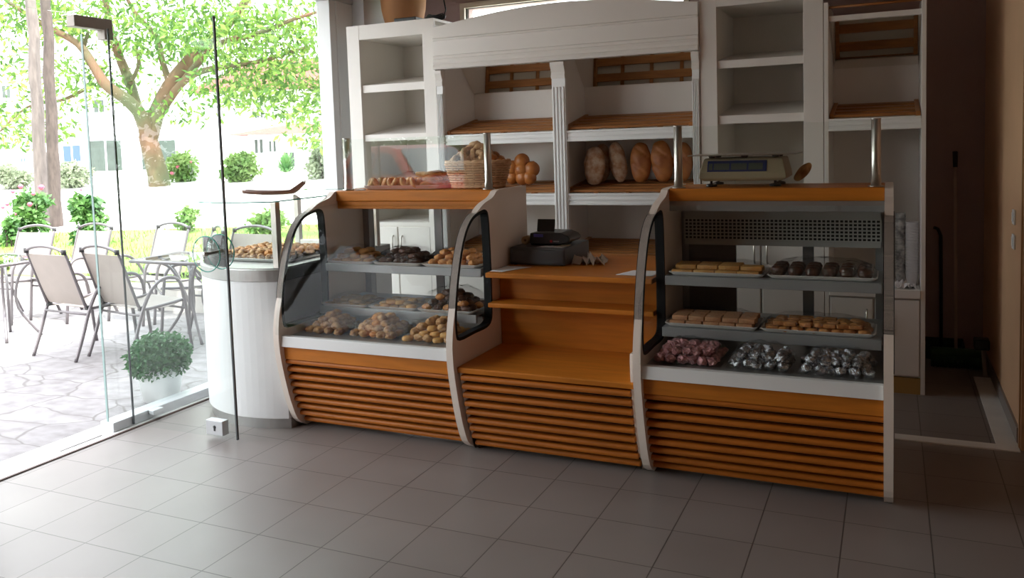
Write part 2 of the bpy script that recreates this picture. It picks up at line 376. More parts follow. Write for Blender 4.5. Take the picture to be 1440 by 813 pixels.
# ---- outdoor ground
struct(MB().box((-40, -12, -.14), (-4.42, 6.55, -.02)).build('patio', FLAG))
def gz(x, y):
    d = (-.415*x + .907*y)
    return min(.20+.060*max(0, d-9), .95)
def terrain(name, m, d0, d1):
    b = MB(); n = 16
    for i in range(n):
        for j in range(30):
            q = []
            for (ii, jj) in ((i, j), (i+1, j), (i+1, j+1), (i, j+1)):
                d = d0+(d1-d0)*ii/n; s = -50+70*jj/30
                x = -.415*d + .907*s; y = .907*d + .415*s
                q.append((x, y, gz(x, y)))
            if all(p[1] > 6.6 for p in q) and all(not (p[0] > -4.6 and p[1] < 9) for p in q): b.quad(q)
    bmesh.ops.remove_doubles(b.bm, verts=b.bm.verts[:], dist=.001)
    return struct(b.build(name, m))
terrain('lawn', GRASS, 4.0, 13.4); terrain('road', ROAD, 13.4, 22.5); terrain('far_ground', ROAD, 22.5, 120)
struct(MB().box((-40, 6.55, -.05), (-4.5, 6.72, .23), .01).build('garden_curb', mat('curb_stone', (.70, .66, .62), .8, var=.15, vscale=5)))
struct(MB().box((-40, 6.72, -.05), (-4.5, 8.2, .18)).build('lawn_edge', GRASS))

# ================================================================ DISPLAY COUNTER
PROF = [(4.36, 1.378), (4.305, 1.345), (4.19, 1.318), (4.09, 1.27), (3.99, 1.20), (3.925, 1.09), (3.865, .95), (3.81, .80), (3.78, .70), (3.765, .60), (3.77, .49), (3.80, .34), (3.845, .18), (3.90, .06), (3.98, .004)]
PS = cat_spline(PROF, 3)
WIN = [(4.15, 1.283), (4.044, 1.258), (3.955, 1.187), (3.889, 1.073), (3.837, .923), (3.807, .782), (3.806, .667), (3.843, .622), (4.02, .622), (4.17, .622), (4.235, .65), (4.25, .72), (4.254, .904), (4.25, 1.10), (4.239, 1.245), (4.205, 1.283)]
WS = cat_spline(WIN, 3, True)
def prof_y(z, inset=0):
    for (a, b) in zip(PROF[:-1], PROF[1:]):
        if b[1] <= z <= a[1]:
            t = (z-b[1])/(a[1]-b[1]); return b[0]+t*(a[0]-b[0])+inset
    return PROF[-1][0]+inset
def end_panel(x0, x1, parent, name='end_panel'):
    outer = [(4.545, 1.385), (4.40, 1.385)]+PS+[(4.79, .004), (4.79, 1.385)]
    o = MB().prism(outer, x0, x1, 'X', holes=[WS]).build(name, CREAM, parent, bevel=.006)
    # black gasket both sides and glass
    gk = []
    n = len(WS); c = Vector((4.05, .95))
    inner = []
    for i, p in enumerate(WS):
        a = Vector(WS[i-1]); b2 = Vector(WS[(i+1) % n]); t = (b2-a).normalized(); nn = Vector((-t.y, t.x))
        if (c-Vector(p)).dot(nn) < 0: nn = -nn
        inner.append(tuple(Vector(p)+nn*.017))
    MB().prism(WS, x0-.003, x1+.003, 'X', holes=[inner]).build('window_gasket', BLACKR, o)
    MB().prism(inner, (x0+x1)/2-.003, (x0+x1)/2+.003, 'X').build('side_glass', GLASSC, o)
    return o
def slat_front(x0, x1, parent, n, ztop, zbot, inset, name='slat'):
    for i in range(n):
        z = ztop-(ztop-zbot)*(i+.5)/n; y = prof_y(z, inset)
        b = MB(); h = .0145
        pr = [(y+.045, z+h), (y+.012, z+h), (y+.004, z+h*.75), (y, z+h*.2), (y, z-h*.2), (y+.004, z-h*.75), (y+.012, z-h), (y+.045, z-h)]
        b.prism(pr, x0, x1, 'X'); b.build(name, WOODD, parent)
    pts = [(prof_y(z, inset+.048), z) for z in [ztop+.01-(ztop-zbot+.02)*k/12 for k in range(13)]]
    MB().strip(pts, x0, x1, .012, 'X').build('slat_backing', mat('dark_backing', (.05, .022, .01), .8), parent)
LEVELS = (.945, .695, .575)
def display_case(name, label, x0, x1, vent=False):
    t = thing(name, label, 'display case', ((x0+x1)/2, 4.3, 0))
    end_panel(x0, x0+.038, t); end_panel(x1-.038, x1, t)
    a, c = x0+.038, x1-.038
    MB().box((a, 4.375, 1.318), (c, 4.79, 1.383), .006).build('top_board', WOOD, t)
    if not vent: MB().box((a, 4.385, 1.27), (c, 4.42, 1.318), .004).build('top_fascia', WOOD, t)
    else: MB().box((a, 4.385, 1.265), (c, 4.42, 1.318)).build('top_fascia', GREYM, t)
    pts = [p for p in offset(PS, -.022) if .585 < p[1] < 1.335]
    pts = [(4.40, 1.335 if vent else 1.30)] + [p for p in pts if p[1] < 1.30]
    MB().strip(pts, a+.001, c-.001, -.005, 'X').build('curved_glass', GLASSC, t)
    yb = prof_y(.58, .028)
    MB().prism([(yb-.012, .522), (yb-.008, .584), (yb+.03, .584), (yb+.03, .522)], a, c, 'X').build('white_sill', WPLA, t, bevel=.003)
    MB().prism([(prof_y(.5, .040), .445), (prof_y(.5, .036), .521), (prof_y(.5, .08), .521), (prof_y(.5, .08), .445)], a, c, 'X').build('wood_band', WOOD, t)
    slat_front(a, c, t, 9, .452, .02, .032)
    MB().box((a, 4.0, .03), (c, 4.05, .5)).box((a, 3.86, .545), (c, 4.72, .572)).build('case_floor', STEELB, t)
    # metal shelves
    for i, z in enumerate(LEVELS[:2]):
        yf = 4.22 if i == 0 else 4.14
        s = MB().box((a+.01, yf, z-.008), (c-.01, 4.62, z), .002).box((a+.01, yf, z-.048), (c-.01, yf+.02, z-.004), .003)
        s.build('glass_shelf_front' if 0 else 'shelf', mat('shelf_grey', (.36, .37, .38), .35, .3), t)
        for xx in (a+.0, c-.025):
            MB().box((xx, 4.25, z-.045), (xx+.02, 4.62, z-.010)).build('shelf_bracket', STEELB, t)
    # rear frame with sliding doors
    b = MB()
    for xx in (a, c-.045): b.box((xx, 4.66, .55), (xx+.045, 4.72, 1.318))
    b.box((a, 4.66, 1.26), (c, 4.72, 1.318)).box((a, 4.66, .55), (c, 4.72, .60))
    b.build('rear_frame', GREYM, t)
    xm = a+(c-a)*(.64 if vent else .5)
    dd = MB().box((xm-.028, 4.70, .60), (xm+.028, 4.715, 1.26)).build('door_stile', GREYM, t)
    for (u, v) in ((a+.045, xm-.028), (xm+.028, c-.045)):
        MB().box((u, 4.705, .60), (v, 4.711, 1.26)).build('rear_door_glass', GLASSC, t)
    if vent:
        MB().box((a+.045, 4.63, 1.075), (a+.30, 4.655, .60)).build('rear_side_panel', mat('rear_dark', (.12, .11, .115), .4), t)
        v = MB(); v.box((a+.03, 4.60, 1.205), (c-.02, 4.64, 1.31)).box((a+.03, 4.60, 1.062), (c-.02, 4.64, 1.092))
        v.build('vent_housing', mat('vent_grey', (.40, .40, .39), .5), t)
        v = MB(); n = 46; u0, u1 = a+.03, c-.02
        for k in range(n+1):
            xx = u0+(u1-u0)*k/n; v.box((xx-.0035, 4.602, 1.092), (xx+.0035, 4.606, 1.205))
        for k in range(7):
            zz = 1.092+(1.205-1.092)*k/6; v.box((u0, 4.602, zz-.0035), (u1, 4.606, zz+.0035))
        v.build('vent_grille', mat('vent_light', (.50, .50, .48), .5), t)
        MB().box((a+.03, 4.625, 1.09), (c-.02, 4.64, 1.21)).build('vent_back', BLACKP, t)
    return t
caseL = display_case('pastry_display_case', 'curved glass pastry case with cream end panels nearest the glass door, three tray levels', -3.235, -2.065)
caseR = display_case('pastry_display_case', 'curved glass pastry case with a perforated vent grille nearest the right wall', -1.105, .011, True)
# ---- desk section in between
dk = thing('counter_desk', 'orange wood checkout counter section with stepped shelves between the two glass cases', 'counter', (-1.58, 4.3, 0))
X0, X1 = -2.060, -1.110
MB().box((X0, 4.163, .905), (X1, 5.02, .934), .006).build('desk_top', WOOD, dk)
MB().box((X0, 4.185, .733), (X1, 4.36, .760), .006).build('middle_shelf', WOOD, dk)
MB().box((X0, 4.355, .49), (X1, 4.375, .905)).build('front_panel', WOOD, dk)
MB().prism([(3.80, .462), (3.795, .487), (3.80, .492), (4.375, .492), (4.375, .462)], X0, X1, 'X').build('deck', WOOD, dk, bevel=.003)
slat_front(X0+.02, X1-.02, dk, 9, .462, .02, .012)
MB().box((X0, 4.98, .0), (X1, 5.0, .905)).build('rear_panel', WHITE, dk)
low = [p for p in offset(PS, .05) if p[1] < .50]
def low_panel(x0, x1, top):
    pts = [p for p in offset(PS, .045) if .0 < p[1] < top]
    pl = [(4.0, top), (pts[0][0], top)]+pts+[(3.99, .003)]
    MB().prism(pl, x0, x1, 'X').build('low_end_panel', CREAM, dk, bevel=.005)
low_panel(X1-.022, X1+.0, .63)
low_panel(X0, X0+.023, .485)

# ---- posts and glass screens
def screen(label, xa, ya, xb, yb, lab2, lab3):
    t = thing('glass_screen', label, 'glass guard', ((xa+xb)/2, (ya+yb)/2, 1.383))
    for (x, y, lb) in ((xa, ya, lab2), (xb, yb, lab3)):
        p = MB().lathe([(0, 1.3845), (.036, 1.3845), (.036, 1.389), (.0235, 1.391), (.0235, 1.425), (.0215, 1.427), (.0215, 1.708), (.0235, 1.710), (.0235, 1.714), (0, 1.714)], (x, y, 0), 24).build('post', STEEL, t)
    ym = min(ya, yb)-.012
    MB().box((xa-.01, 4.392, 1.395), (xb+.01, 4.398, 1.705)).build('glass_pane', GLASSS, t)
screen('clear glass guard on two steel posts atop the left pastry case', -3.135, 4.425, -2.145, 4.425, 0, 0)
screen('clear glass guard on two steel posts atop the right pastry case', -1.026, 4.425, -.066, 4.425, 0, 0)

# ================================================================ BACK SHELVING
YF, YB, YT = 5.73, 6.25, 6.40
def flute_board(b, x0, x1, y0, y1, z0, z1, n=3):
    """horizontal shelf lip with grooves"""
    b.box((x0, y0+.006, z0), (x1, y1, z1))
    h = (z1-z0)/(n*2-1)
    for k in range(n): b.box((x0, y0, z0+2*k*h), (x1, y0+.007, z0+(2*k+1)*h), .002, seg=1)
def lower_doors(t, x0, x1, z0, z1, n, y=YF+.012, wood=False):
    MB().box((x0, y+.004, z0), (x1, y+.02, z1)).build('cabinet_front', WHITE, t)
    for k in range(n):
        a = x0+(x1-x0)*k/n+.006; c = x0+(x1-x0)*(k+1)/n-.006
        d = MB().box((a, y-.014, z0+.01), (c, y+.004, z1-.01), .004).build('door', WHITE, t)
        xx = c-.035 if k % 2 == 0 else a+.035
        MB().tube([(xx, y-.016, z1-.22), (xx, y-.036, z1-.205), (xx, y-.038, z1-.15), (xx, y-.036, z1-.095), (xx, y-.016, z1-.08)], .006, 8).build('handle', STEEL, d)
def tall_open(name, label, x0, x1, s0, s1, ztop, zhead, shelves, yb, doors=True, top_stile=True):
    t = thing(name, label, 'shelving unit', ((x0+x1)/2, 6.05, 0))
    MB().box((x0, YF, 0), (x0+s0, YF+.022, ztop), .002).build('left_stile', WHITE, t)
    MB().box((x1-s1, YF, 0), (x1, YF+.022, ztop), .002).build('right_stile', WHITE, t)
    MB().box((x0+s0, YF+.002, zhead), (x1-s1, YF+.022, ztop), .001).build('top_rail', WHITE, t)
    MB().box((x0+s0-.018, YF+.02, 0), (x0+s0, yb, ztop-.02)).build('side_panel', WHITEI, t)
    MB().box((x1-s1, YF+.02, 0), (x1-s1+.018, yb, ztop-.02)).build('side_panel', WHITEI, t)
    MB().box((x0+s0-.018, yb, 0), (x1-s1+.018, yb+.012, ztop-.02)).build('back_panel', WHITEI, t)
    MB().box((x0, YF+.02, ztop-.02), (x1, yb+.012, ztop)).box((x0+s0, YF+.022, zhead+.004), (x1-s1, yb, zhead+.02)).build('top_panel', WHITEI, t)
    for (z, th, rise) in shelves:
        a, c = x0+s0, x1-s1
        pl = [(YF+.02, z-th), (YF+.02, z), (yb, z+rise), (yb, z+rise-.02), (YF+.06, z-th+.01)]
        MB().prism(pl, a+.002, c-.002, 'X').build('shelf', WHITE, t, bevel=.001)
    if doors:
        lower_doors(t, x0+s0-.01, x1-s1+.01, .08, 1.02, 2)
        MB().box((x0+s0, YF+.01, 1.02), (x1-s1, yb, 1.045)).build('cabinet_top', WHITE, t)
        MB().box((x0+s0, YF+.05, .0), (x1-s1, YF+.07, .08)).build('kickboard', WOODD, t)
    return t
tall_open('tall_shelf_cabinet', 'tall white open shelf cabinet in the corner beside the glass wall', -4.01, -3.203, .118, .105, 2.63, 2.515, [(2.152, .06, .10), (1.753, .052, .10), (1.35, .05, .08)], YT)
tall_open('tall_shelf_cabinet', 'tall white open shelf cabinet behind the weighing scale', -1.170, -.392, .112, .120, 2.75, 2.508, [(2.153, .052, .10), (1.787, .055, .10)], YT)
def slatted(t, x0, x1, z, yb=YB, rise=.10, n=4, lip=.08, lips=3):
    """white grooved lip in front, tilted wooden slat rack behind"""
    b = MB(); flute_board(b, x0, x1, YF-.004, YF+.02, z-lip, z, lips); l = b.build('shelf_lip', WHITEL, t)
    pl = [(YF+.02, z-.03), (YF+.02, z-.012), (yb, z+rise-.02), (yb, z+rise-.035)]
    MB().prism(pl, x0, x1, 'X').build('shelf_board', WHITEI, t)
    L = math.hypot(yb-YF-.03, rise); an = math.atan2(rise, yb-YF-.03); rt = Matrix.Rotation(an, 3, 'X')
    org = Vector((0, YF+.025, z-.006))
    def seg(b, xa, xb, s0, s1, h0, h1, bev=.002):
        c = Vector(((xa+xb)/2, (s0+s1)/2, (h0+h1)/2)); d = Vector((xb-xa, s1-s0, h1-h0))
        p = rt @ Vector((0, c.y, c.z)) + org
        b.box(Vector((c.x, p.y, p.z))-d/2, Vector((c.x, p.y, p.z))+d/2, bev, rt, 1)
    f = MB(); seg(f, x0+.03, x1-.03, L*.985, L, 0, .022); rk = f.build('rack_frame', SLATW, t)
    for (u, v) in ((x0+.004, x0+.03), (x1-.03, x1-.004)):
        f = MB(); seg(f, u, v, 0, L, 0, .034); f.build('rack_side', SLATW, rk)
    for k in range(n):
        s = MB(); s0 = L*(k+.08)/n; seg(s, x0+.03, x1-.03, s0, s0+L/n*(.62 if n > 4 else .50), .010, .028)
        s.build('slat', SLATW, rk)
    if x1-x0 > .7:
        for k in range(3):
            xx = x0+(x1-x0)*(k+1)/4; s = MB(); seg(s, xx-.014, xx+.014, .0, L*.985, -.004, .010); s.build('cross_batten', SLATW, rk)
    return rk
def mirror(t, x0, x1, zt, zb, yt, yb):
    dy, dz = yb-yt, zb-zt; L = math.hypot(dy, dz); nn = Vector((0, -dz/L, dy/L))  # upward/back side
    pl = [(yt, zt), (yb, zb), (yb+.008*(-dz/L), zb+.008*(dy/L)), (yt+.008*(-dz/L), zt+.008*(dy/L))]
    MB().prism(pl, x0+.002, x1-.002, 'X').build('tilted_mirror', MIRROR, t)
# middle double unit
mu = thing('bread_shelf_unit', 'wide white bread shelving with an arched cornice and tilted mirrors, two bays', 'shelving unit', (-2.19, 6.0, 0))
XL, XC0, XC1, XR = -3.200, -2.238, -2.128, -1.172
for (a, c) in ((XL+.045, XL+.065), (XC0+.045, XC0+.065), (XR-.055, XR-.035)):
    MB().box((a, YF+.03, 0), (c, YB, 2.50)).build('partition', WHITE, mu)
MB().box((XL, YB, 0), (XR, YB+.012, 2.50)).build('back_panel', WHITE, mu)
def pilaster(x0, x1, full=True):
    y0 = YF-.016
    b = MB(); b.box((x0, y0+.006, 0), (x1, YF+.03, 2.105))
    n = 4; w_ = (x1-x0)
    for k in range(n):
        xa = x0+w_*(k+.12)/n; b.box((xa, y0-.002, .05), (xa+w_/n*.55, y0+.008, 2.045), .003, seg=1)
    p = b.build('pilaster', WHITEL, mu)
    cp = [(YF+.03, 2.105), (y0-.002, 2.105), (y0-.004, 2.13), (y0+.003, 2.15), (y0-.010, 2.175), (y0-.022, 2.20), (y0-.02, 2.222), (YF+.03, 2.222)]
    MB().prism(cp, x0-.002, x1+.002, 'X').build('capital', WHITE, p, bevel=.002)
pilaster(XL+.01, XL+.062); pilaster(XC0, XC1-.022+.015); pilaster(XR-.05, XR-.002)
for (a, c) in ((XL+.066, XC0+.044), (XC0+.066, XR-.056)):
    slatted(mu, a, c, 1.728, rise=.10)
    slatted(mu, a, c, 1.272, rise=.055, lip=.085)
    slatted(mu, a, c, .815, rise=.055, lip=.03, lips=1, n=7)
    mirror(mu, a, c, 2.46, 2.065, YF+.09, YB-.02)
    lower_doors(mu, a, c, .08, .775, 2)
# cornice
def cornice():
    YC = YF-.035
    prof = [(YF+.03, 2.232), (YC-.004, 2.232), (YC-.010, 2.245), (YC-.004, 2.262), (YC+.002, 2.268), (YC-.006, 2.285), (YC-.002, 2.306), (YC+.004, 2.310), (YC-.006, 2.330), (YC+.006, 2.336), (YC+.008, 2.448), (YC-.006, 2.452), (YC-.006, 2.462), (YC+.004, 2.468), (YF+.03, 2.468)]
    c = MB().prism(prof, XL+.002, XR-.002, 'X').build('cornice', WHITE, mu)
    xa, xb = XL+.002, XR-.002; pts = []
    for k in range(33):
        u = k/32; x = xa+(xb-xa)*u; pts.append((x, 2.549+.094*math.sin(math.pi*u)))
    MB().prism([(xb, 2.46), (xa, 2.46)]+pts, YC+.006, YF+.02, 'Y').build('arched_fascia', WHITE, c)
cornice()
# right unit
ru = thing('bread_shelf_unit', 'narrow white bread shelving with slatted rack and base cupboard, beside the dark niche', 'shelving unit', (-.09, 6.0, 0))
MB().box((-.388, YF+.0, 0), (-.362, YB, 2.47), .002).build('side_panel', WHITE, ru)
MB().box((.168, YF+.0, 0), (.194, YB, 2.47), .002).build('side_panel', WHITE, ru)
MB().box((-.388, YB, 0), (.194, YB+.012, 2.39)).build('back_panel', WHITE, ru)
MB().box((-.362, YF+.02, 2.352), (.168, YF+.06, 2.385), .002).build('top_rail', WHITE, ru)
MB().tube([(-.36, YF+.03, 2.44), (.168, YF+.03, 2.44)], .008, 8).build('hanging_rod', SLATW, ru)
slatted(ru, -.362, .168, 1.738, rise=.09, n=4, lip=.078)
mirror(ru, -.355, .162, 2.37, 2.085, YF+.07, YB-.02)
MB().box((-.362, YF-.012, .605), (.168, YB, .66), .004).build('cupboard_top', WHITE, ru)
lower_doors(ru, -.362, .168, .103, .605, 2)
MB().box((-.362, YF+.0, 0), (.168, YF+.02, .10)).build('kickboard', mat('ochre_board', (.42, .24, .07), .5), ru)

# things on top of the shelving
pt = MB().lathe([(0, 0), (.13, 0), (.16, .05), (.185, .16), (.195, .28), (.19, .36), (.15, .36), (.14, .30), (0, .28)], (0, 0, 0), 28).build('clay_urn', BROWNF, loc=(-3.73, 6.17, 2.632))
tag(pt, 'large orange brown clay urn on top of the corner cabinet', 'urn')
bx = thing('router_box', 'small flat black device lying on top of the corner cabinet', 'router', (-3.50, 5.90, 2.632))
MB().box((-3.60, 5.80, 2.632), (-3.40, 5.97, 2.668), .006).build('casing', BLACKP, bx)
MB().tube([(-3.40, 5.86, 2.65), (-3.36, 5.84, 2.64), (-3.31, 5.82, 2.642), (-3.26, 5.84, 2.638)], .006, 6).build('lead', BLACKP, bx)
cb = MB(); pts = []
for k in range(60):
    a = k*.42; r = .07+.015*math.sin(k*.9); pts.append((-3.26+r*math.cos(a)*1.1, 5.86+.5*r*math.sin(a), 2.640+.0005*k+.008*math.sin(k*1.3)))
pts += [(-3.17, 5.83, 2.645), (-3.16, 5.86, 2.70), (-3.19, 5.88, 2.80), (-3.22, 5.9, 2.999)]
cb.tube(pts, .006, 6); tag(cb.build('black_cable', BLACKP), 'black cable coiled on the corner cabinet and running up to the ceiling', 'cable')

# ================================================================ ROUND CORNER CABINET
rc = thing('round_display_cabinet', 'white curved corner display cabinet with steel plinth and glass top beside the open door', 'display cabinet', (-3.6, 4.4, 0))
def dshape(r, xr, yb=5.05, n=40, c=(-3.52, 4.47)):
    a1 = -math.acos((xr-c[0])/r) if xr-c[0] < r else 0
    pts = []
    for k in range(n+1):
        a = a1 - (math.pi*1.5+a1)*k/n if False else a1+( -math.pi*1.22 - a1)*k/n
        pts.append((c[0]+r*math.cos(a), c[1]+r*math.sin(a)))
    pts.append((pts[-1][0], yb)) if pts[-1][1] < yb else None
    pts.append((xr, yb)); return pts
XRC = -3.240
MB().prism(dshape(.645, XRC), 0, .065, 'Z').build('plinth', STEELB, rc)
MB().prism(dshape(.662, XRC), .065, .885, 'Z').build('body', mat('cabinet_white', (.80, .79, .80), .35, var=.02), rc, bevel=.002)
MB().prism(dshape(.668, XRC), .885, .958, 'Z').build('steel_band', STEELB, rc, bevel=.004)
ring = dshape(.655, XRC-.004)
MB().prism(ring, .958, .964, 'Z').build('deck', STEELB, rc)
arc = [p for p in dshape(.645, XRC-.02)][:-1]
b = MB(); b.strip(arc, .966, 1.350, .006, 'Z').build('curved_glass', GLASS, rc)
top = MB().prism(dshape(.70, XRC), 1.352, 1.360, 'Z').build('top_glass', GLASS, rc)
te = [(p[0], p[1], 1.356) for p in dshape(.70, XRC)]
MB().tube(te, .0042, 6, closed=True).build('glass_edge', GEDGE, top)
pr = MB().box((-3.292, 3.862, .964), (-3.252, 3.902, 1.351), .003).build('post', STEEL, rc)
MB().box((-3.96, 4.90, .964), (-3.92, 4.94, 1.351), .003).build('post', STEEL, rc)
MB().box((-3.285, 4.90, .964), (-3.25, 4.94, 1.351), .003).build('post', STEEL, rc)
MB().box((-3.92, 4.905, .964), (-3.285, 4.935, 1.0), .003).build('rear_rail', STEEL, rc)
# wooden leaf dish on its top
bm_ = MB(); prof = []
L = .40
for i in range(17):
    u = i/16; wd = .055*math.sin(math.pi*min(1, u*.93+.05))**.7; zz = 1.364+.012*(2*u-1)**2 + (.05*max(0, u-.82)/.18 if u > .82 else 0)
    prof.append((u, wd, zz))
vr = []
for (u, wd, zz) in prof:
    x = -3.93+L*u; y = 4.36+.13*u
    row = [(x, y-wd, zz+.022), (x, y-wd*.6, zz+.004), (x, y, zz), (x, y+wd*.6, zz+.004), (x, y+wd, zz+.022)]
    vr.append([bm_.bm.verts.new(p) for p in row])
for A, B in zip(vr[:-1], vr[1:]):
    for k in range(4): bm_.bm.faces.new((A[k], A[k+1], B[k+1], B[k])).smooth = True
ds = bm_.build('wooden_dish', mat('dark_dish_wood', (.17, .075, .05), .5, var=.3), fixn=False)
sm = ds.modifiers.new('solid', 'SOLIDIFY'); sm.thickness = .006; sm.offset = 1
tag(ds, 'long dark wooden dish with a curled end on the round cabinet glass top', 'dish')

# ================================================================ PASTRIES
def mesh_only(mb, name, m):
    bmesh.ops.recalc_face_normals(mb.bm, faces=mb.bm.faces[:])
    me = bpy.data.meshes.new(name); mb.bm.to_mesh(me); mb.bm.free()
    for k in (m if isinstance(m, (list, tuple)) else [m]): me.materials.append(k)
    return me
GOLD = mat('golden_biscuit', (.74, .42, .13), .65, col2=(.55, .25, .06), vscale=25, bump=.3, bscale=90)
TANB = mat('tan_biscuit', (.62, .33, .17), .65, col2=(.45, .2, .09), vscale=30, bump=.3, bscale=90)
ORNG = mat('orange_cookie', (.72, .33, .10), .6, col2=(.45, .16, .04), vscale=35, bump=.5, bscale=70)
NUTC = mat('nutty_cookie', (.66, .38, .16), .65, col2=(.34, .15, .06), vscale=40, bump=.8, bscale=60)
CHOC = mat('dark_chocolate', (.055, .025, .015), .35, col2=(.12, .05, .03), vscale=30, bump=.5, bscale=50)
STRI = mat('striped_cookie', (.66, .42, .18), .5, col2=(.10, .05, .03), vscale=60, stretch=(1, .15, 1), bump=.2)
PFOIL = mat('pink_foil', (.72, .36, .36), .28, .45, col2=(.40, .16, .20), vscale=30, bump=1.0, bscale=70)
SFOIL = mat('silver_foil', (.62, .63, .66), .2, .95, col2=(.3, .3, .33), vscale=30, bump=1.0, bscale=80)
CRUST = mat('bread_crust', (.48, .17, .04), .55, col2=(.30, .09, .025), vscale=9, bump=.15, bscale=60)
CRUSTF = mat('floured_crust', (.42, .20, .09), .7, col2=(.62, .46, .34), vscale=22, bump=.4, bscale=60)
BUNM = mat('bun_crust', (.50, .18, .04), .4, col2=(.34, .10, .02), vscale=14)
PALEB = mat('pale_roll', (.66, .40, .16), .5, col2=(.40, .18, .05), vscale=25, bump=.3)

def me_finger(l, w_, h, m): return mesh_only(MB().box((-l/2, -w_/2, 0), (l/2, w_/2, h), .004, seg=2), 'biscuit', m)
def me_round(r, h, m, k=0):
    b = MB().lathe([(0, 0), (r*.9, 0), (r, h*.25), (r*.93, h*.7), (r*.6, h*.95), (0, h)], n=16)
    for v in b.bm.verts: v.co += Vector((1, 1, .5))*(.12*r*noise.noise(v.co*60+Vector((k, 0, 0))))
    return mesh_only(b, 'cookie', m)
def me_lump(r, m, k=0, sq=(1, .8, .6), am=.35, ns=400):
    b = MB().ball((0, 0, r*sq[2]*.9), r, 3, sq, am, ns, seed=k); return mesh_only(b, 'lump', m)
def me_cup(k=0):
    b = MB().lathe([(0, 0), (.022, 0), (.032, .022), (.030, .024), (.034, .03), (.026, .045), (0, .05)], n=18); return mesh_only(b, 'cup_cake', CHOC)
def me_candy(m, k):
    b = MB().ball((0, 0, .020), .026, 2, (1.1, .9, .8), .5, 500, seed=k)
    for f in b.bm.faces: f.smooth = False
    return mesh_only(b, 'candy', m)
def place(name, me, loc, rz, label, cat, group, rx=0, sc_=1.0):
    o = bpy.data.objects.new(name, me); COL.objects.link(o); o.location = loc; o.rotation_euler = (rx, 0, rz); o.scale = (sc_,)*3
    return tag(o, label, cat, group)
def tray(x0, x1, y0, y1, z, label, m=FOAM, h=.018):
    b = MB(); loops = []
    for ins, zz in ((.018, z+.001), (0.0, z+h), (.004, z+h+.002), (.008, z+h), (.022, z+.005)):
        lp = []
        a, c, d, e = x0+ins, x1-ins, y0+ins, y1-ins; r = .02
        for (cx_, cy_, a0) in ((c-r, e-r, 0), (a+r, e-r, 90), (a+r, d+r, 180), (c-r, d+r, 270)):
            for k in range(4):
                an = math.radians(a0+30*k); lp.append(b.bm.verts.new((cx_+r*math.cos(an), cy_+r*math.sin(an), zz)))
        loops.append(lp)
    for A, B in zip(loops[:-1], loops[1:]):
        for k in range(16): b.bm.faces.new((A[k], A[(k+1) % 16], B[(k+1) % 16], B[k]))
    b.bm.faces.new(loops[0][::-1]); b.bm.faces.new(loops[-1])
    return tag(b.build('tray', m), label, 'tray')
def wrap(x0, x1, y0, y1, z, h, label, seed=0, wr=.010):
    b = MB(); nx, ny = 30, 20; g = []
    for j in range(ny+1):
        row = []
        for i in range(nx+1):
            u, v = 2*i/nx-1, 2*j/ny-1
            k = (1-abs(u)**3.2)*(1-abs(v)**3.2)
            x = x0+(x1-x0)*i/nx; y = y0+(y1-y0)*j/ny
            q = Vector((x*22, y*22, seed*7.7))
            zz = z+h*k**.6 + wr*(noise.noise(q)+.6*noise.noise(q*2.3))*min(1, 3*k+.25)
            row.append(b.bm.verts.new((x, y, max(zz, z+.001))))
        g.append(row)
    for j in range(ny):
        for i in range(nx):
            b.bm.faces.new((g[j][i], g[j][i+1], g[j+1][i+1], g[j+1][i])).smooth = True
    return tag(b.build('plastic_wrap', FILMR if x0 > -1.2 else FILM, fixn=False), label, 'plastic wrap')
def pile(kind, meshes, x0, x1, y0, y1, z, dx, dy, dz, layers, label, cat, group, jit=.15, rz=(0, 3.1), shrink=.5, rx=.2):
    n = 0
    for L_ in range(layers):
        ins = shrink*L_
        a, c, d, e = x0+dx*(.5+ins), x1-dx*(.5+ins), y0+dy*(.5+ins*.8), y1-dy*(.5+ins*.8)
        nx = max(1, int(round((c-a)/dx))+1); ny = max(1, int(round((e-d)/dy))+1)
        for j in range(ny):
            for i in range(nx):
                x = a+(c-a)*(i/(nx-1) if nx > 1 else .5)+random.uniform(-jit, jit)*dx
                y = d+(e-d)*(j/(ny-1) if ny > 1 else .5)+random.uniform(-jit, jit)*dy
                place(kind, random.choice(meshes), (x, y, z+dz*L_), random.uniform(*rz), label, cat, group, rx=random.uniform(-rx, rx) if L_ else 0)
                n += 1
    return n
cL, cR = -3.19, -2.11
zt = LEVELS
# --- right case
Z = zt[0]
def tw(x0, x1, y0, y1, Z, hh, where, seed, what, wr=.008):
    tray(x0, x1, y0, y1, Z+.001, 'white foam tray %s' % where)
    wrap(x0-.002, x1+.002, y0-.002, y1+.002, Z+.018, hh, 'clear plastic film over the %s' % what, seed, wr)
tw(-1.045, -.565, 4.235, 4.50, Z, .055, 'on the top shelf of the right case, left side', 1, 'golden finger biscuits, right case top shelf', .006)
mf = me_finger(.105, .032, .022, GOLD)
for L_ in range(2):
    for j in range(6-L_*2):
        for i in range(4):
            if L_ and i == 3 and j > 1: continue
            place('finger_biscuit', mf, (-.975+.110*i+random.uniform(-.002, .002)+(.012 if L_ else 0), 4.262+.036*j+.030*L_, Z+.008+.0225*L_), random.uniform(-.03, .03), 'golden finger biscuit stacked on the top left tray of the right case', 'biscuit', 'golden finger biscuits on the top left tray, right case')
tw(-.555, -.055, 4.235, 4.50, Z, .075, 'on the top shelf of the right case, right side', 2, 'dark cakes, right case top shelf', .012)
mc = me_cup()
for j in range(3):
    for i in range(6):
        place('chocolate_cake', mc, (-.505+.079*i, 4.285+.08*j, Z+.008), random.uniform(0, 3), 'small dark chocolate cake on the top right tray of the right case', 'cake', 'dark cakes on the top right tray, right case', sc_=1.1)
Z = zt[1]
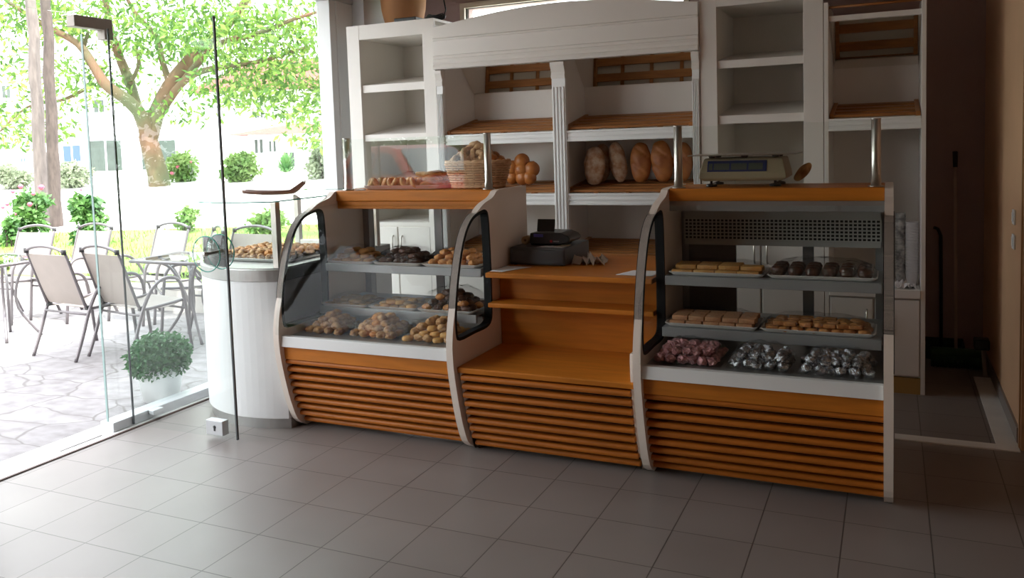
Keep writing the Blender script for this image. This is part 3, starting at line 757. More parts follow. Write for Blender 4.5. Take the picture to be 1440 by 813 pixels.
tw(-1.050, -.590, 4.155, 4.42, Z, .060, 'on the middle shelf of the right case, left side', 3, 'tan finger biscuits, right case middle shelf', .010)
mt = me_finger(.078, .030, .024, TANB)
for L_ in range(2):
    for j in range(6-L_):
        for i in range(5):
            place('finger_biscuit', mt, (-.985+.083*i+random.uniform(-.003, .003)+.01*L_, 4.182+.036*j+.012*L_, Z+.008+.0245*L_), random.uniform(-.05, .05), 'tan finger biscuit stacked on the middle left tray of the right case', 'biscuit', 'tan finger biscuits on the middle left tray, right case')
tw(-.580, -.060, 4.155, 4.42, Z, .060, 'on the middle shelf of the right case, right side', 4, 'orange biscuits, right case middle shelf', .008)
mo = [me_finger(.058, .034, .020, ORNG), me_round(.030, .022, ORNG, 3), me_round(.031, .020, ORNG, 9)]
pile('orange_biscuit', mo, -.56, -.08, 4.175, 4.40, Z+.008, .062, .046, .021, 2, 'orange brown biscuit on the middle right tray of the right case', 'biscuit', 'orange biscuits on the middle right tray, right case', rz=(-.3, .3), rx=.12)
Z = zt[2]
cands = {'p': [me_candy(PFOIL, k) for k in range(3)], 's': [me_candy(SFOIL, k+5) for k in range(3)]}
for (x0, x1, kk, nm, wh, sd) in ((-1.045, -.72, 'p', 'pink', 'left', 5), (-.70, -.40, 's', 'silver', 'middle', 6), (-.385, -.06, 's', 'silver', 'right', 7)):
    pile('wrapped_candy', cands[kk], x0+.01, x1-.01, 3.90, 4.16, Z, .054, .054, .034, 2, '%s foil wrapped sweet in the bottom %s heap of the right case' % (nm, wh), 'sweet', '%s sweets in the %s heap, right case' % (nm, wh), rx=.6, jit=.2)
    wrap(x0, x1, 3.885, 4.18, Z+.001, .095, 'clear plastic bag over the %s %s sweets, bottom of the right case' % (wh, nm), sd, .014)
# --- left case
Z = zt[0]
m_g = [me_round(.033, .026, GOLD, k) for k in range(3)]
m_n = [me_lump(.034, NUTC, k) for k in range(3)]
m_c = [me_lump(.034, CHOC, k+4, (1.1, .8, .55)) for k in range(3)]
m_o = [me_lump(.032, ORNG, k+8, (1, .8, .6)) for k in range(3)]
m_s = [me_round(.030, .018, STRI, k+2) for k in range(2)]
def left(x0, x1, y0, y1, Z, kind, ms, lay, label, cat, where, hh, seed, dx=.064, dy=.060, dz=.026, wr=.010, trayb=True):
    if trayb: tray(x0, x1, y0, y1, Z+.001, 'white foam tray under the %s' % where)
    pile(kind, ms, x0+.02, x1-.02, y0+.02, y1-.02, Z+(.008 if trayb else .001), dx, dy, dz, lay, label, cat, where)
    wrap(x0-.002, x1+.002, y0-.002, y1+.002, Z+(.018 if trayb else .001), hh, 'clear plastic film over the %s' % where, seed, wr)
left(-3.17, -2.845, 4.20, 4.47, Z, 'round_cookie', m_g, 3, 'golden round cookie on the top left tray of the left case', 'cookie', 'golden round cookies, left case top shelf', .085, 11, wr=.012)
left(-2.835, -2.505, 4.20, 4.47, Z, 'chocolate_cookie', m_c, 3, 'dark chocolate cookie on the top middle tray of the left case', 'cookie', 'dark chocolate cookies, left case top shelf', .085, 12, wr=.014)
left(-2.495, -2.13, 4.20, 4.47, Z, 'almond_cookie', m_o, 3, 'orange brown cookie on the top right tray of the left case', 'cookie', 'orange brown cookies, left case top shelf', .085, 13, wr=.014)
Z = zt[1]
left(-3.17, -2.84, 4.12, 4.40, Z, 'striped_cookie', m_s, 2, 'chocolate striped cookie on the middle left tray of the left case', 'cookie', 'striped cookies, left case middle shelf left', .05, 14, dz=.018, wr=.008)
left(-2.83, -2.50, 4.12, 4.40, Z, 'striped_cookie', m_s+[m_g[0]], 2, 'striped golden cookie on the centre tray of the left case middle shelf', 'cookie', 'striped cookies, left case middle shelf centre', .05, 15, dz=.018, wr=.008)
left(-2.49, -2.13, 4.12, 4.40, Z, 'dipped_cookie', m_c+[m_o[0]], 4, 'chocolate dipped cookie heaped on the middle shelf beside the desk, left case', 'cookie', 'chocolate dipped cookies, left case middle shelf right', .12, 16, wr=.016)
Z = zt[2]
left(-3.17, -2.86, 3.90, 4.20, Z, 'nut_cookie', m_n, 4, 'nutty cookie in the bottom left heap of the left case', 'cookie', 'nutty cookies, left case bottom left', .11, 17, trayb=False)
left(-2.85, -2.50, 3.90, 4.20, Z, 'nut_cookie', m_n+m_o[:1], 4, 'nutty cookie in the bottom middle heap of the left case', 'cookie', 'nutty cookies, left case bottom middle', .11, 18, trayb=False)
left(-2.49, -2.13, 3.90, 4.20, Z, 'nut_cookie', m_n+m_g[:1], 4, 'nutty cookie in the bottom right heap of the left case', 'cookie', 'nutty cookies, left case bottom right', .11, 19, trayb=False)
# round cabinet tray
left(-3.95, -3.33, 4.05, 4.55, .965, 'almond_cookie', m_o+m_n, 2, 'small brown cookie inside the round corner cabinet', 'cookie', 'small brown cookies in the round cabinet', .04, 20, wr=.004, dz=.022)

# ================================================================ THINGS ON THE LEFT COUNTER
ct = 1.384
tray(-3.06, -2.50, 4.47, 4.74, ct, 'beige bread tray on top of the left pastry case', mat('beige_tray', (.62, .42, .36), .5), .024)
def knot(k):
    pts = []
    for i in range(40):
        a = 2*math.pi*i/40; pts.append(((.030+.012*math.cos(2*a))*math.cos(a), .020*math.sin(a)*1.2, .03+.018*math.sin(3*a)))
    return mesh_only(MB().tube(pts, .017, 8, closed=True), 'knot', PALEB)
mk = knot(0)
for i in range(5):
    place('bread_knot', mk, (-2.99+.075*i, 4.52+.02*(i % 2), ct+.012), .4*i, 'small brown bread knot in the row on the beige counter tray', 'bread roll', 'bread knots on the beige tray')
def stick(k):
    pts = [(-.085+.17*i/8, .008*math.sin(i*.9+k), .005*math.cos(i*1.1)) for i in range(9)]
    return mesh_only(MB().tube(pts, [.009, .015, .017, .018, .018, .018, .017, .014, .008], 8), 'stick', PALEB)
ms = [stick(k) for k in range(3)]
for L_, (n_, w_) in enumerate(((6, .17), (5, .13), (3, .07))):
    for i in range(n_):
        place('bread_stick', ms[i % 3], (-2.62+random.uniform(-.02, .02), 4.60-w_/2+w_*i/max(1, n_-1), ct+.030+.030*L_), .25+random.uniform(-.3, .3), 'short golden bread stick piled on the beige counter tray', 'bread stick', 'bread sticks on the beige tray')
tag(MB().box((-3.09, 4.44, ct+.0005), (-3.03, 4.47, ct+.004)).build('paper_scrap', PAPER), 'small white paper scrap beside the left steel counter post', 'paper')
# wicker basket
bk = thing('wicker_basket', 'oval wicker basket of breads on the left pastry case', 'basket', (-2.30, 4.60, ct))
WICK = mat('wicker', (.52, .27, .13), .6, col2=(.68, .42, .24), vscale=18); cx_, cy_ = -2.30, 4.60
def bpt(a, u, off=0):
    rx, ry = .165+.045*u+off, .095+.03*u+off; return (cx_+rx*math.cos(a), cy_+ry*math.sin(a), ct+.006+.15*u)
NS = 24
wv = MB()
for r_ in range(10):
    pts = []
    for k in range(NS*2):
        a = math.pi*k/NS; pts.append(bpt(a, (r_+.5)/10.3, .0075*(1 if (k//1+r_) % 2 else -1) if k % 2 == 0 or True else 0))
    wv.tube(pts, .0070, 6, closed=True)
tag(wv.build('woven_side', WICK, bk), kind=None)
st = MB()
for k in range(NS):
    a = 2*math.pi*(k+.5)/NS; st.tube([bpt(a, 0), bpt(a, 1)], .004, 5)
st.build('stakes', WICK, bk)
rm = MB()
for q in range(2): rm.tube([tuple(Vector(bpt(2*math.pi*k/60, 1.0, 0))+Vector((0, 0, .004+.006*math.sin(k*1.3+q*3)))) for k in range(60)], .008, 6, closed=True)
rm.build('rim', WICK, bk)
bs = MB()
for q in range(2): bs.tube([tuple(Vector(bpt(2*math.pi*k/60, .02, .006))+Vector((0, 0, .004+.005*math.sin(k*1.3+q*3)))) for k in range(60)], .008, 6, closed=True)
bs.build('foot_rim', WICK, bk)
MB().lathe([(0, 0), (1, 0), (1, .006), (0, .006)], (cx_, cy_, ct+.006), 30, sq=(.16, .09)).build('base', WICK, bk)
def me_ringbread(k):
    pts = [(.055*math.cos(2*math.pi*i/30), .055*math.sin(2*math.pi*i/30), .004*math.sin(i)) for i in range(30)]
    return mesh_only(MB().tube(pts, [.019+.003*math.sin(i*2.1+k) for i in range(30)], 8, closed=True), 'ring', mat('seeded_ring', (.40, .19, .07), .6, col2=(.58, .36, .18), vscale=50, bump=.5))
mr = me_ringbread(0)
for i, (dx, dy, dz, rx, rz) in enumerate(((-.09, -.02, .165, .9, .3), (-.05, .0, .185, 1.1, 1.2), (.0, -.03, .175, .8, -.4), (.02, .02, .20, 1.2, .5), (-.12, .02, .155, .6, .9), (.06, -.02, .17, 1.0, -.8), (-.03, .03, .215, 1.3, 0), (-.0, .045, .165, .5, .2))):
    place('ring_bread', mr, (cx_+dx, cy_+dy, ct+dz), rz, 'seeded ring bread standing up in the wicker basket', 'bread ring', 'ring breads in the wicker basket', rx=rx)
mbun = mesh_only(MB().ball((0, 0, 0), .036, 3, (1, 1, .85), .08, 200), 'bun', BUNM)
for i, (dx, dy, dz) in enumerate(((.115, -.03, .175), (.155, .0, .155), (.10, .03, .19), (.13, .04, .165))):
    place('bread_bun', mbun, (cx_+dx, cy_+dy, ct+dz), i, 'shiny round bun at the right end of the wicker basket', 'bun', 'buns in the wicker basket')
fil = MB().lathe([(0, 0), (1, 0), (.9, .06), (0, .08)], (cx_, cy_, ct+.05), 24, sq=(.17, .10)).build('bread_cloth', mat('brown_cloth', (.35, .2, .1), .9), bk)

# ================================================================ BREAD ON THE SHELVES
def loaf_mesh(k, m, l=.30, w_=.135, d=.10, scores=4):
    b = MB().ball((0, 0, 0), 1, 4, (w_/2, d/2, l/2))
    for v in b.bm.verts:
        z, x, y = v.co.z, v.co.x, v.co.y
        sq = 1+.10*(1-abs(z)/(l/2)); v.co.x *= sq*(1+.22*(abs(z)/(l/2))**3); v.co.z *= 1-.05*(abs(z)/(l/2))**6
        if y < 0:
            s = math.sin((z*1.0+x*.9)*scores*math.pi*2/l*.55+k); v.co.y += .014*max(0, s)**6*(1-(abs(z)/(l/2))**2)
            v.co.y -= 0
        v.co += .006*Vector((noise.noise(v.co*18+Vector((k, 0, 0))), noise.noise(v.co*18+Vector((0, k, 5))), 0))
    return mesh_only(b, 'loaf', m)
zsh = lambda y: 1.266+.024+(y-YF-.025)*.055/(YB-YF)
loaves = [  # px x-centre bottom/top, y, mesh args, label
    (846, 6.08, .045, dict(k=1, m=CRUSTF), 'floury loaf half hidden behind the leftmost loaf on the bread shelf', 0.02),
    (836, 5.93, 0, dict(k=2, m=CRUSTF, w_=.15), 'leftmost loaf on the bread shelf, floury and closest to the front', 0.0),
    (869, 6.03, 0, dict(k=3, m=CRUSTF, l=.32, w_=.12), 'narrow dusty brown loaf leaning left, third from left on the bread shelf', -.20),
    (901, 6.03, 0, dict(k=4, m=CRUST, w_=.145, l=.31), 'smooth scored brown loaf in the centre of the bread shelf', -.03),
    (931, 6.03, 0, dict(k=5, m=CRUST, l=.32, w_=.15), 'smooth scored brown loaf leaning left beside the steel post', -.13),
    (960, 6.05, 0, dict(k=6, m=CRUST, w_=.13), 'rightmost loaf on the bread shelf, seen through the glass guard', .03)]
for (px, y, dz, kw, lb, tilt) in loaves:
    X = on(px, 230, 1, y).x; l = kw.get('l', .30)
    o = place('bread_loaf', loaf_mesh(**kw), (X, y, zsh(y)+l/2+.004+dz*0), 0, lb, 'bread loaf', 'loaves standing on the bread shelf')
    o.rotation_euler = (-.10, tilt, 0)
fb = MB(); X = on(735, 240, 1, 5.98).x; Y = 5.98; zb = zsh(Y)+.012
for (dx, dz, r) in ((-.085, .05, .056), (.01, .045, .060), (-.08, .125, .056), (.080, .110, .062), (.0, .172, .062), (.0, .105, .062), (.065, .045, .056)):
    fb.ball((X+dx, Y-.01+random.uniform(-.01, .01), zb+dz+.01), r, 3, (1, .85, 1), .06, 150, seed=int(dx*100))
tag(fb.build('flower_bread', BUNM), 'glossy flower shaped bread of joined round buns standing on the left bread shelf', 'bread')

# ================================================================ SCALE, TILL, PAPERS
sl = thing('weighing_scale', 'beige weighing scale with a dark three window display on the right case', 'scale', (-.70, 4.62, ct))
SB = mat('scale_beige', (.36, .30, .20), .5)
sx0, sx1, sy0, sy1 = -.935, -.487, 4.50, 4.80
b = MB(); lv = [(ct+.030, .025, .012), (ct+.045, .0, .0), (ct+.075, .004, .002), (ct+.145, .022, .035), (ct+.150, .03, .045)]
prev = None
for (z, i1, i2) in lv:
    r_ = [b.bm.verts.new(p) for p in ((sx0+i1, sy0+i2, z), (sx1-i1, sy0+i2, z), (sx1-i1, sy1-.01, z), (sx0+i1, sy1-.01, z))]
    if prev:
        for k in range(4): b.bm.faces.new((prev[k], prev[(k+1) % 4], r_[(k+1) % 4], r_[k]))
    else: b.bm.faces.new(r_[::-1])
    prev = r_
b.bm.faces.new(prev); body = b.build('housing', SB, sl, bevel=.004)
sm_ = math.atan2(.033, .070)
def onface(u0, u1, v0, v1, th, nm, m, par):
    # little slab lying on the sloped front of the housing
    z0, z1 = ct+.075, ct+.145; y0, y1 = sy0+.002, sy0+.035
    P = lambda v, o: (y0+(y1-y0)*v - o*math.cos(sm_), z0+(z1-z0)*v + o*math.sin(sm_))
    pl = [P(v0, -.001), P(v0, th), P(v1, th), P(v1, -.001)]
    return MB().prism(pl, sx0+(sx1-sx0)*u0, sx0+(sx1-sx0)*u1, 'X').build(nm, m, par)
dp = onface(.10, .78, .06, .86, .003, 'display', mat('display_blue', (.015, .035, .13), .25), sl)
for u0, u1 in ((.115, .16), (.175, .355), (.375, .555), (.575, .735)):
    onface(u0, u1, .18, .66, .0042, 'display_window', mat('display_lcd', (.07, .09, .085), .15), dp)
for (x, y) in ((sx0+.06, 4.54), (sx1-.06, 4.54), (sx0+.06, 4.74), (sx1-.06, 4.74)):
    MB().lathe([(0, 0), (.030, 0), (.030, .010), (.022, .014), (.007, .016), (.007, .034), (0, .034)], (x, y, ct), 18).build('foot', BLACKP, sl)
pl_ = MB().box((-.985, 4.46, ct+.164), (-.435, 4.82, ct+.170), .002).build('weighing_plate', STEEL, sl)
for (x, y) in ((sx0+.06, 4.57), (sx0+.23, 4.57), (sx1-.06, 4.57), (sx0+.06, 4.74), (sx1-.06, 4.74)):
    MB().lathe([(0, 0), (.016, 0), (.020, .012), (0, .0145)], (x, y, ct+.150), 12).build('plate_pad', BLACKP, pl_)
bb = loaf_mesh(k=9, m=PALEB, l=.13, w_=.05, d=.05)
o = place('baguette_end', bb, (-.425, 4.69, ct+.065), 0, 'golden baguette end leaning behind the weighing scale', 'bread', None); o.rotation_euler = (.2, .75, 0)
dz = .935
till = thing('cash_drawer', 'flat dark grey cash drawer on the wooden counter desk', 'cash drawer', (-1.86, 4.7, dz))
MB().box((-2.045, 4.475, dz+.004), (-1.70, 4.90, dz+.104), .005).build('case', mat('drawer_grey', (.055, .055, .062), .45), till)
MB().box((-2.035, 4.468, dz+.014), (-1.71, 4.476, dz+.090), .003).build('drawer_front', mat('drawer_front', (.065, .065, .075), .45), till)
for (x, y) in ((-2.02, 4.50), (-1.73, 4.50), (-2.02, 4.87), (-1.73, 4.87)):
    MB().lathe([(0, 0), (.01, 0), (.01, .004), (0, .004)], (x, y, dz), 10).build('foot', BLACKP, till)
zt_ = dz+.105
fp = thing('receipt_printer', 'black receipt printer with a blue display and tilted screen on the cash drawer', 'printer', (-1.83, 4.62, zt_))
out = [(-1.955, zt_+.012), (-1.95, zt_+.075), (-1.90, zt_+.080), (-1.76, zt_+.078), (-1.715, zt_+.062), (-1.697, zt_+.042), (-1.71, zt_+.020), (-1.76, zt_+.008), (-1.90, zt_+.006)]
MB().prism([(p[0], p[1]) for p in out], 4.56, 4.76, 'Y').build('body', BLACKP, fp, bevel=.006)
MB().box((-1.965, 4.60, zt_+.0), (-1.75, 4.74, zt_+.020), .004).build('base', BLACKP, fp)
sd = MB().box((-1.935, 4.64, zt_+.075), (-1.825, 4.655, zt_+.150), .004, Matrix.Rotation(-.25, 3, 'X')).build('tilt_screen', BLACKP, fp)
MB().box((-1.925, 4.556, zt_+.052), (-1.865, 4.560, zt_+.070), .001).build('lcd', mat('lcd_violet', (.10, .09, .42), .3), fp)
lg = MB(); lg.lathe([(0, -.001), (.008, -.001), (.008, .001), (0, .001)], (-1.815, 4.558, zt_+.028), 14, 'Y'); lg.build('red_logo', mat('logo_red', (.5, .02, .03), .4), fp)
lg = MB()
for k in range(6): lg.box((-1.80+.006*k, 4.557, zt_+.025), (-1.796+.006*k, 4.559, zt_+.031))
lg.build('small_lettering', mat('lettering_grey', (.35, .35, .35), .5), fp)
rl = MB().lathe([(.008, -.03), (.025, -.03), (.025, .03), (.008, .03), (.008, -.03)], (-1.995, 4.62, zt_+.026), 20, 'Y').build('paper_roll', mat('roll_tan', (.5, .34, .18), .7))
tag(rl, 'small tan paper roll on the cash drawer beside the printer', 'paper roll')
def sheet(name, pts, z, m, amp=.0, seed=0):
    b = MB(); n = 8; A, B_, C, D = [Vector((p[0], p[1], z)) for p in pts]; g = []
    for j in range(n+1):
        g.append([])
        for i in range(n+1):
            p = A.lerp(B_, i/n).lerp(D.lerp(C, i/n), j/n); p.z += amp*abs(noise.noise(Vector((i*.5, j*.5, seed))))*2+.0006
            if amp > .01: p.x += amp*.5*noise.noise(Vector((i*.7, j*.7, seed+5))); p.y += amp*.5*noise.noise(Vector((i*.7, j*.7, seed+9)))
            g[-1].append(b.bm.verts.new(p))
    for j in range(n):
        for i in range(n): b.bm.faces.new((g[j][i], g[j][i+1], g[j+1][i+1], g[j+1][i])).smooth = amp < .01
    o = b.build(name, m, fixn=False); s = o.modifiers.new('solid', 'SOLIDIFY'); s.thickness = .0006; s.offset = 1; return o
tag(sheet('receipt', [(-1.88, 4.49), (-1.72, 4.49), (-1.715, 4.555), (-1.86, 4.55)], zt_, PAPER, .002, 1), 'loose white receipts lying on the front of the cash drawer', 'receipt')
tag(sheet('receipt', [(-1.78, 4.50), (-1.70, 4.53), (-1.703, 4.60), (-1.75, 4.58)], zt_+.004, mat('paper_tan', (.5, .38, .26), .8), .002, 3), 'small tan slip on the front right corner of the cash drawer', 'receipt')
tag(sheet('paper_sheet', [(-2.052, 4.21), (-1.97, 4.20), (-1.88, 4.41), (-2.045, 4.42)], dz, PAPER, .001, 2), 'printed paper sheet on the desk in front of the cash drawer', 'paper')
tag(sheet('paper_sheet', [(-1.33, 4.25), (-1.125, 4.24), (-1.125, 4.42), (-1.28, 4.42)], dz, PAPER, .001, 2), 'white paper sheet on the desk against the right pastry case', 'paper')
tag(sheet('crumpled_bag', [(-1.69, 4.55), (-1.50, 4.53), (-1.52, 4.72), (-1.66, 4.80)], dz, mat('thin_bag', (.55, .47, .42), .5, trans=.3), .045, 6), 'crumpled thin white bag on the desk right of the cash drawer', 'bag')

# ================================================================ CUPS, BROOMS, SWITCHES
def cupstack(x, y, z, r, n, label, m):
    t = thing('cup_stack', label, 'paper cups', (x, y, z), 'paper cup stacks on the small base cupboard')
    for k in range(n):
        zz = z+k*.018
        MB().lathe([(r*.72, 0), (r, .078), (r*1.05, .080), (r*1.05, .084), (r*.95, .084), (r*.70, .003), (0, .003), (0, 0), (r*.72, 0)], (x, y, zz), 20).build('cup', m, t)
CUPW = mat('paper_cup', (.70, .66, .66), .6); CUPP = mat('printed_paper_cup', (.62, .60, .58), .6, col2=(.18, .17, .17), vscale=28)
cupstack(.055, 5.93, .661, .030, 22, 'tall stack of printed paper cups beside the cream counter end panel', CUPP)
cupstack(.122, 5.92, .661, .038, 19, 'tall stack of plain white paper cups inside the narrow shelving', CUPW)
tag(sheet('crumpled_paper', [(.01, 5.76), (.14, 5.75), (.15, 5.86), (.02, 5.87)], .661, PAPER, .03, 11), 'crumpled white paper on the small base cupboard before the cups', 'paper')
def broom():
    X, Y = .41, 6.60
    t = thing('broom', 'tall broom with a thin pale handle leaning in the dark niche', 'broom', (X, Y-.1, 0))
    MB().tube([(X, Y-.12, .12), (X+.002, Y+.10, 1.40)], .011, 10).build('handle', mat('pale_handle', (.55, .42, .36), .3), t)
    MB().tube([(X+.002, Y+.098, 1.38), (X+.002, Y+.12, 1.49)], [.015, .019], 10).build('grip', BLACKP, t)
    MB().box((X-.16, Y-.16, .085), (X+.16, Y-.09, .135), .012).build('head', mat('broom_green', (.03, .09, .03), .6), t)
    b = MB()
    for i in range(40):
        for j in range(4):
            x = X-.15+.30*i/39; y = Y-.15+.05*j/3; b.tube([(x, y, .09), (x+random.uniform(-.012, .012), y+random.uniform(-.01, .01), .004)], .004, 4)
    tag(b.build('bristles', mat('bristle_green', (.04, .10, .04), .8), t), kind='stuff')
broom()
dp = thing('dustpan', 'black long handled dustpan standing beside the broom in the niche', 'dustpan', (.33, 6.78, 0))
MB().tube([(.335, 6.80, .05), (.33, 6.82, .88), (.31, 6.82, .93), (.285, 6.81, .94)], .012, 8).build('handle', BLACKP, dp)
b = MB(); b.prism([(6.66, .004), (6.85, .004), (6.86, .12), (6.845, .12), (6.84, .016), (6.66, .008)], .23, .48, 'X')
b.box((.23, 6.68, .004), (.242, 6.86, .11)).box((.468, 6.68, .004), (.48, 6.86, .11)); b.build('pan', mat('pan_dark', (.02, .03, .022), .5), dp)
br = thing('hand_brush', 'small black brush with a pale handle against the right wall', 'brush', (.555, 6.25, 0))
MB().tube([(.565, 6.22, .02), (.555, 6.26, .20)], .012, 8).build('handle', mat('brush_handle', (.35, .3, .26), .5), br)
MB().box((.50, 6.20, .195), (.59, 6.30, .265), .01).build('head', BLACKP, br)
for k, z in enumerate((1.164, 1.03)):
    s = thing('light_switch', ('upper' if k == 0 else 'lower')+' white light switch on the peach wall by the door casing', 'light switch', (RX, 5.25, z), 'light switches on the peach wall')
    MB().box((RX-.010, 5.21, z-.04), (RX-.001, 5.29, z+.04), .003).build('plate', WPLA, s)
    MB().box((RX-.014, 5.225, z-.025), (RX-.009, 5.275, z+.025), .002).build('rocker', WPLA, s)

# ================================================================ OUTDOORS
def leafblob(b, blobs, n, size, ratio=.42, droop=.3, thick=None):
    """n leaves scattered through the ellipsoids in blobs: (centre, radii, weight)"""
    tot = sum(q[2] for q in blobs)
    for c, r, wgt in blobs:
        for _ in range(int(n*wgt/tot)):
            while True:
                u = Vector((random.uniform(-1, 1), random.uniform(-1, 1), random.uniform(-1, 1)))
                if u.length < 1: break
            if thick: u = u.normalized()*random.uniform(thick, 1)
            p = Vector(c)+Vector((u.x*r[0], u.y*r[1], u.z*r[2]))
            d = Vector((random.uniform(-1, 1), random.uniform(-1, 1), random.uniform(-1, .8)-droop)).normalized()
            s = d.cross(Vector((random.uniform(-1, 1), random.uniform(-1, 1), random.uniform(-1, 1)))).normalized()
            L = size*random.uniform(.6, 1.3); W = L*ratio*.5
            b.quad((p, p+d*L*.45+s*W, p+d*L, p+d*L*.45-s*W))
def limb(b, pts, r0, r1, n=8):
    cp = cat_spline([tuple(p) for p in pts], 4)
    N = len(cp); b.tube(cp, [r0+(r1-r0)*i/(N-1) for i in range(N)], n)
# ---- the big tree; limbs traced at the tree's own distance, about 20 m away
DT = 20.5
def T(x, y, dd=0): return at(x, y, DT+dd)
tree = thing('broadleaf_tree', 'large forked tree with reddish bark and bright green leaves beyond the patio', 'tree', T(224, 264))
b = MB(); limb(b, [T(226, 272), T(222, 245), T(214, 215), T(207, 190)], .27, .21, 12); b.build('trunk', BARKT, tree)
PX = DT/F_
limbs = [([(207, 192), (200, 165), (180, 142), (150, 120), (133, 95), (110, 62), (62, 35), (10, 2)], .26, .05, -1),
         ([(207, 190), (192, 150), (183, 118), (168, 80), (156, 45), (150, 10), (140, -40)], .22, .06, .5),
         ([(210, 192), (220, 160), (238, 122), (262, 90), (290, 62), (320, 35), (350, -5)], .30, .09, 0),
         ([(240, 122), (228, 85), (220, 52), (190, 18), (170, -20)], .13, .04, 1),
         ([(226, 158), (255, 118), (285, 100), (330, 92), (375, 84), (430, 66)], .15, .03, -1.2),
         ([(255, 118), (285, 82), (310, 60), (360, 48), (410, 28), (470, 10)], .13, .03, -2),
         ([(125, 90), (118, 70), (124, 45)], .09, .04, -1),
         ([(133, 118), (90, 140), (40, 150), (0, 185)], .07, .02, -1.5),
         ([(183, 118), (195, 90), (190, 60)], .08, .03, .5),
         ([(375, 84), (420, 110), (480, 150)], .04, .015, -1.4)]
for pts, r0, r1, dd in limbs:
    b = MB(); limb(b, [T(x, y, dd*min(1, i/3)) for i, (x, y) in enumerate(pts)], r0*.72, r1); b.build('branch', BARKT, tree)
def B(x, y, rx, ry, wt, dd=0, rd=1.6):
    return (T(x, y, dd), (rx*PX, rd, ry*PX), wt)
blobs = [B(30, 20, 50, 42, 5, -1), B(100, 25, 45, 30, 3, -1), B(105, 120, 45, 35, 3.0, -1), B(25, 175, 42, 34, 3.5, -1.5), B(175, 40, 40, 40, 3, .5), B(235, 45, 50, 48, 6),
         B(300, 40, 55, 45, 7, -1), B(365, 60, 55, 55, 8, -1.5), B(430, 60, 50, 62, 8, -1.5), B(330, 120, 40, 28, 4, -1), B(400, 135, 55, 30, 4.5, -1.2), B(455, 170, 38, 40, 3.4, -1.4),
         B(270, 150, 40, 25, 1.2), B(180, 100, 35, 40, 1.6, .5), B(60, 90, 60, 22, 1.4, -1), B(-60, 60, 60, 90, 6, -1), B(-60, 180, 50, 40, 2, -1),
         B(520, 60, 50, 80, 6, -1.5), B(600, 40, 60, 60, 4, -1.5), B(200, -60, 200, 60, 14), B(450, -60, 150, 60, 10), B(0, -60, 100, 60, 6)]
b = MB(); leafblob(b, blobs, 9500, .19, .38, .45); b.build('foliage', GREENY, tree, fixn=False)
b = MB(); leafblob(b, blobs, 7000, .19, .38, .45); b.build('shade_coloured_foliage', GREEN, tree, fixn=False)  # same blobs again in a darker green, shade put into the leaf colour
# ---- two slim trunks
for k, (xb, yb, xt, yt, r, lb) in enumerate(((61, 316, 43, -20, .115, 'paler left one of two slim bare trunks standing behind the rose bush'), (79, 324, 64, -20, .105, 'darker right one of two slim bare trunks beside the rose bush'))):
    D = 14.6-k*.5
    b = MB(); p0, p1 = at(xb, yb, D), at(xt, yt, D); p0.z -= .1
    b.tube([p0.lerp(p1, i/14)+Vector((.012*math.sin(i*1.3), .012*math.cos(i*1.7), 0)) for i in range(15)], [r*(1-.25*i/14)*(1+.05*math.sin(i*2.2)) for i in range(15)], 12)
    tag(b.build('tree_trunk', BARK if k else mat('pale_bark', (.17, .145, .13), .9, var=.3, vscale=6, stretch=(3, 3, .6), bump=.4)), lb, 'tree', None)
# ---- roses and shrubs
def shrub(name, label, cat, centre_px, D, rad_px, n, leaf, m, flowers=(), stems=4, thick=None, m2=None, group=None):
    cx, cy = centre_px; c = at(cx, cy, D); k = D/F_; rx, rz = rad_px[0]*k, rad_px[1]*k
    g = Vector((c.x, c.y, gz(c.x, c.y)))
    t = thing(name, label, cat, g, group)
    lo = max(g.z-c.z+.35*rz, -1.2*rz)
    bl = [(c+Vector((random.uniform(-.55, .55)*rx, random.uniform(-.4, .4)*rx, lo+(.5*rz-lo)*q/9)), (rx*.5, rx*.45, rz*.42), 1) for q in range(10)]
    b = MB(); leafblob(b, bl, n, leaf, .55, .1); b.build('foliage', m, t, fixn=False)
    b = MB()
    for i in range(stems):
        a = 6.28*i/stems; b.tube([g+Vector((.05*math.cos(a), .05*math.sin(a), -.05)), g.lerp(c, .5)+Vector((.2*rx*math.cos(a), .2*rx*math.sin(a), 0)), c+Vector((.5*rx*math.cos(a), .4*rx*math.sin(a), .2*rz))], [.02, .014, .006], 6)
    b.build('stem', BARK, t)
    for (fx, fy, fr) in flowers:
        p = at(fx, fy, D-rx*.6); r = fr*k; b = MB()
        b.ball(p, r*.55, 2)
        for i in range(9):
            a = 2.4*i; rot = Matrix.Rotation(a, 3, 'Z') @ Matrix.Rotation(.7, 3, 'Y'); b.ball(p+rot @ Vector((0, 0, r*.45)), r*.6, 1, (1, 1, .35), rot=rot)
        b.build('blossom', PINK, t)
    return t
shrub('rose_bush', 'rose bush with pink blossoms in front of the two slim trunks', 'rose bush', (42, 292), 12.6, (30, 26), 1500, .10, ROSEG, [(29, 263, 5), (58, 264, 6), (47, 273, 4), (42, 288, 5), (18, 270, 4), (10, 288, 4), (22, 302, 3)])
shrub('rose_bush', 'low rose bush at the left edge beneath the blossoming one', 'rose bush', (12, 318), 12.2, (16, 18), 500, .09, ROSEG, [(4, 292, 4)])
shrub('rose_bush', 'dark green leafy rose bush right of the slim trunks', 'rose bush', (124, 300), 12.2, (24, 32), 1500, .11, ROSEG, [(114, 267, 3)])
shrub('hedge_bush', 'pale yellow green clipped hedge behind the slim trunks', 'hedge', (100, 246), 21, (34, 20), 2600, .12, GREENG, m2=GREENB)
shrub('hedge_bush', 'pale green hedge at the far left edge across the road', 'hedge', (12, 247), 21, (36, 19), 2600, .12, GREENG)
